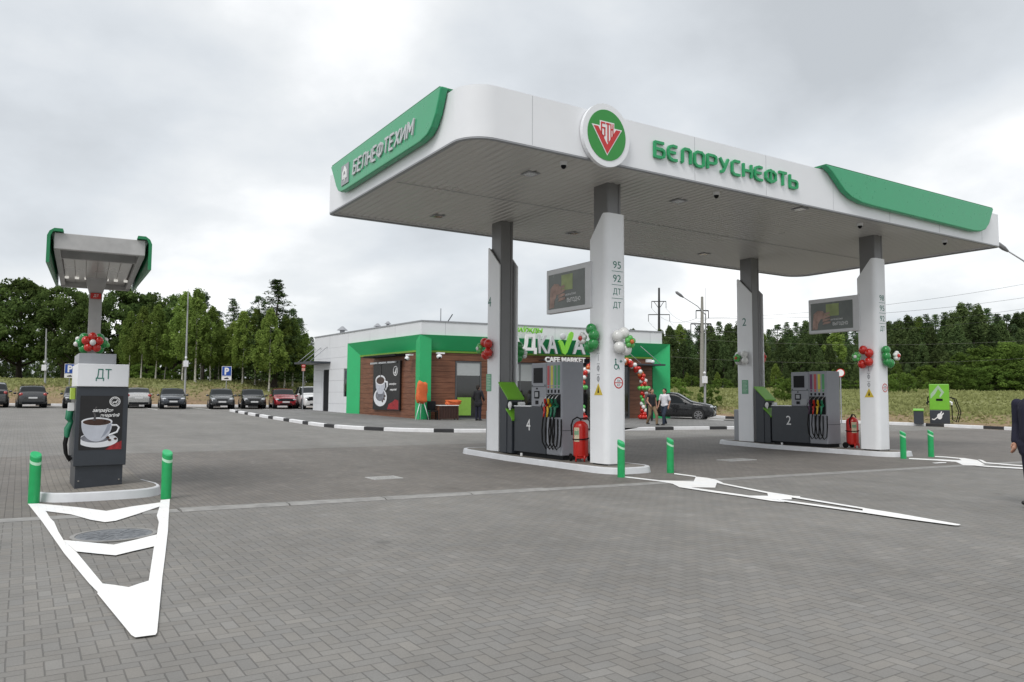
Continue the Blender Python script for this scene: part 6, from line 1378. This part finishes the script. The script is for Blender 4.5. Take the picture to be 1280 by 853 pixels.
# ------------------------------------------------------------------ sky, sun, render settings
SUN_EL,SUN_DIR=R(52),Vector((-.86,-.50,0)).normalized()
w=bpy.data.worlds.new('World'); S.world=w; w.use_nodes=True; nt=w.node_tree; bg=nt.nodes['Background']; X=NX(nt)
sky=nt.nodes.new('ShaderNodeTexSky'); sky.sky_type='NISHITA'; sky.sun_disc=False; sky.sun_elevation=SUN_EL; sky.sun_rotation=math.atan2(SUN_DIR.x,SUN_DIR.y)
tc=nt.nodes.new('ShaderNodeTexCoord'); sp=nt.nodes.new('ShaderNodeSeparateXYZ'); nt.links.new(tc.outputs['Generated'],sp.inputs[0])
zz=X.m('ADD',X.m('MAXIMUM',sp.outputs[2],0.0),.38); cx=nt.nodes.new('ShaderNodeCombineXYZ'); nt.links.new(X.m('DIVIDE',sp.outputs[0],zz),cx.inputs[0]); nt.links.new(X.m('DIVIDE',sp.outputs[1],zz),cx.inputs[1])
mpn=nt.nodes.new('ShaderNodeMapping'); nt.links.new(cx.outputs[0],mpn.inputs[0]); mpn.inputs['Location'].default_value=(12.4,8.8,0); 
n1=nt.nodes.new('ShaderNodeTexNoise'); n1.inputs['Scale'].default_value=1.25; n1.inputs['Detail'].default_value=7; n1.inputs['Roughness'].default_value=.44; n1.inputs['Distortion'].default_value=.25; nt.links.new(mpn.outputs[0],n1.inputs['Vector'])
n2=nt.nodes.new('ShaderNodeTexNoise'); n2.inputs['Scale'].default_value=2.6; n2.inputs['Detail'].default_value=8; n2.inputs['Roughness'].default_value=.55; nt.links.new(mpn.outputs[0],n2.inputs['Vector'])
f=X.m('ADD',X.m('MULTIPLY',n1.outputs['Fac'],.76),X.m('MULTIPLY',n2.outputs['Fac'],.24))
cr=nt.nodes.new('ShaderNodeValToRGB'); nt.links.new(f,cr.inputs[0]); e=cr.color_ramp; e.elements[0].position=.36; e.elements[0].color=(.44,.465,.49,1); e.elements[1].position=.60; e.elements[1].color=(.90,.905,.908,1)
a=e.elements.new(.46); a.color=(.57,.60,.63,1)
a=e.elements.new(.525); a.color=(.675,.695,.71,1)
sc=nt.nodes.new('ShaderNodeVectorMath'); sc.operation='SCALE'; nt.links.new(sky.outputs[0],sc.inputs[0]); sc.inputs['Scale'].default_value=1.0
mx=nt.nodes.new('ShaderNodeMix'); mx.data_type='RGBA'; mx.inputs[0].default_value=.94; nt.links.new(sc.outputs[0],mx.inputs[6]); 
s10=nt.nodes.new('ShaderNodeVectorMath'); s10.operation='SCALE'; s10.inputs['Scale'].default_value=10.0; nt.links.new(cr.outputs[0],s10.inputs[0]); nt.links.new(s10.outputs[0],mx.inputs[7])
nt.links.new(mx.outputs[2],bg.inputs[0]); bg.inputs[1].default_value=.10
ld=bpy.data.lights.new('sun','SUN'); ld.energy=1.5; ld.angle=R(25); ld.color=(1,.975,.94); lo=bpy.data.objects.new('sun',ld); COL.objects.link(lo)
dirv=Vector((SUN_DIR.x*math.cos(SUN_EL),SUN_DIR.y*math.cos(SUN_EL),math.sin(SUN_EL))); lo.rotation_euler=dirv.to_track_quat('Z','Y').to_euler()
S.view_settings.view_transform='Standard'; S.view_settings.look='None'; S.view_settings.gamma=1; S.view_settings.exposure=0.40
S.cycles.max_bounces=6; S.cycles.diffuse_bounces=3; S.cycles.glossy_bounces=3; S.cycles.transmission_bounces=3; S.cycles.use_denoising=True
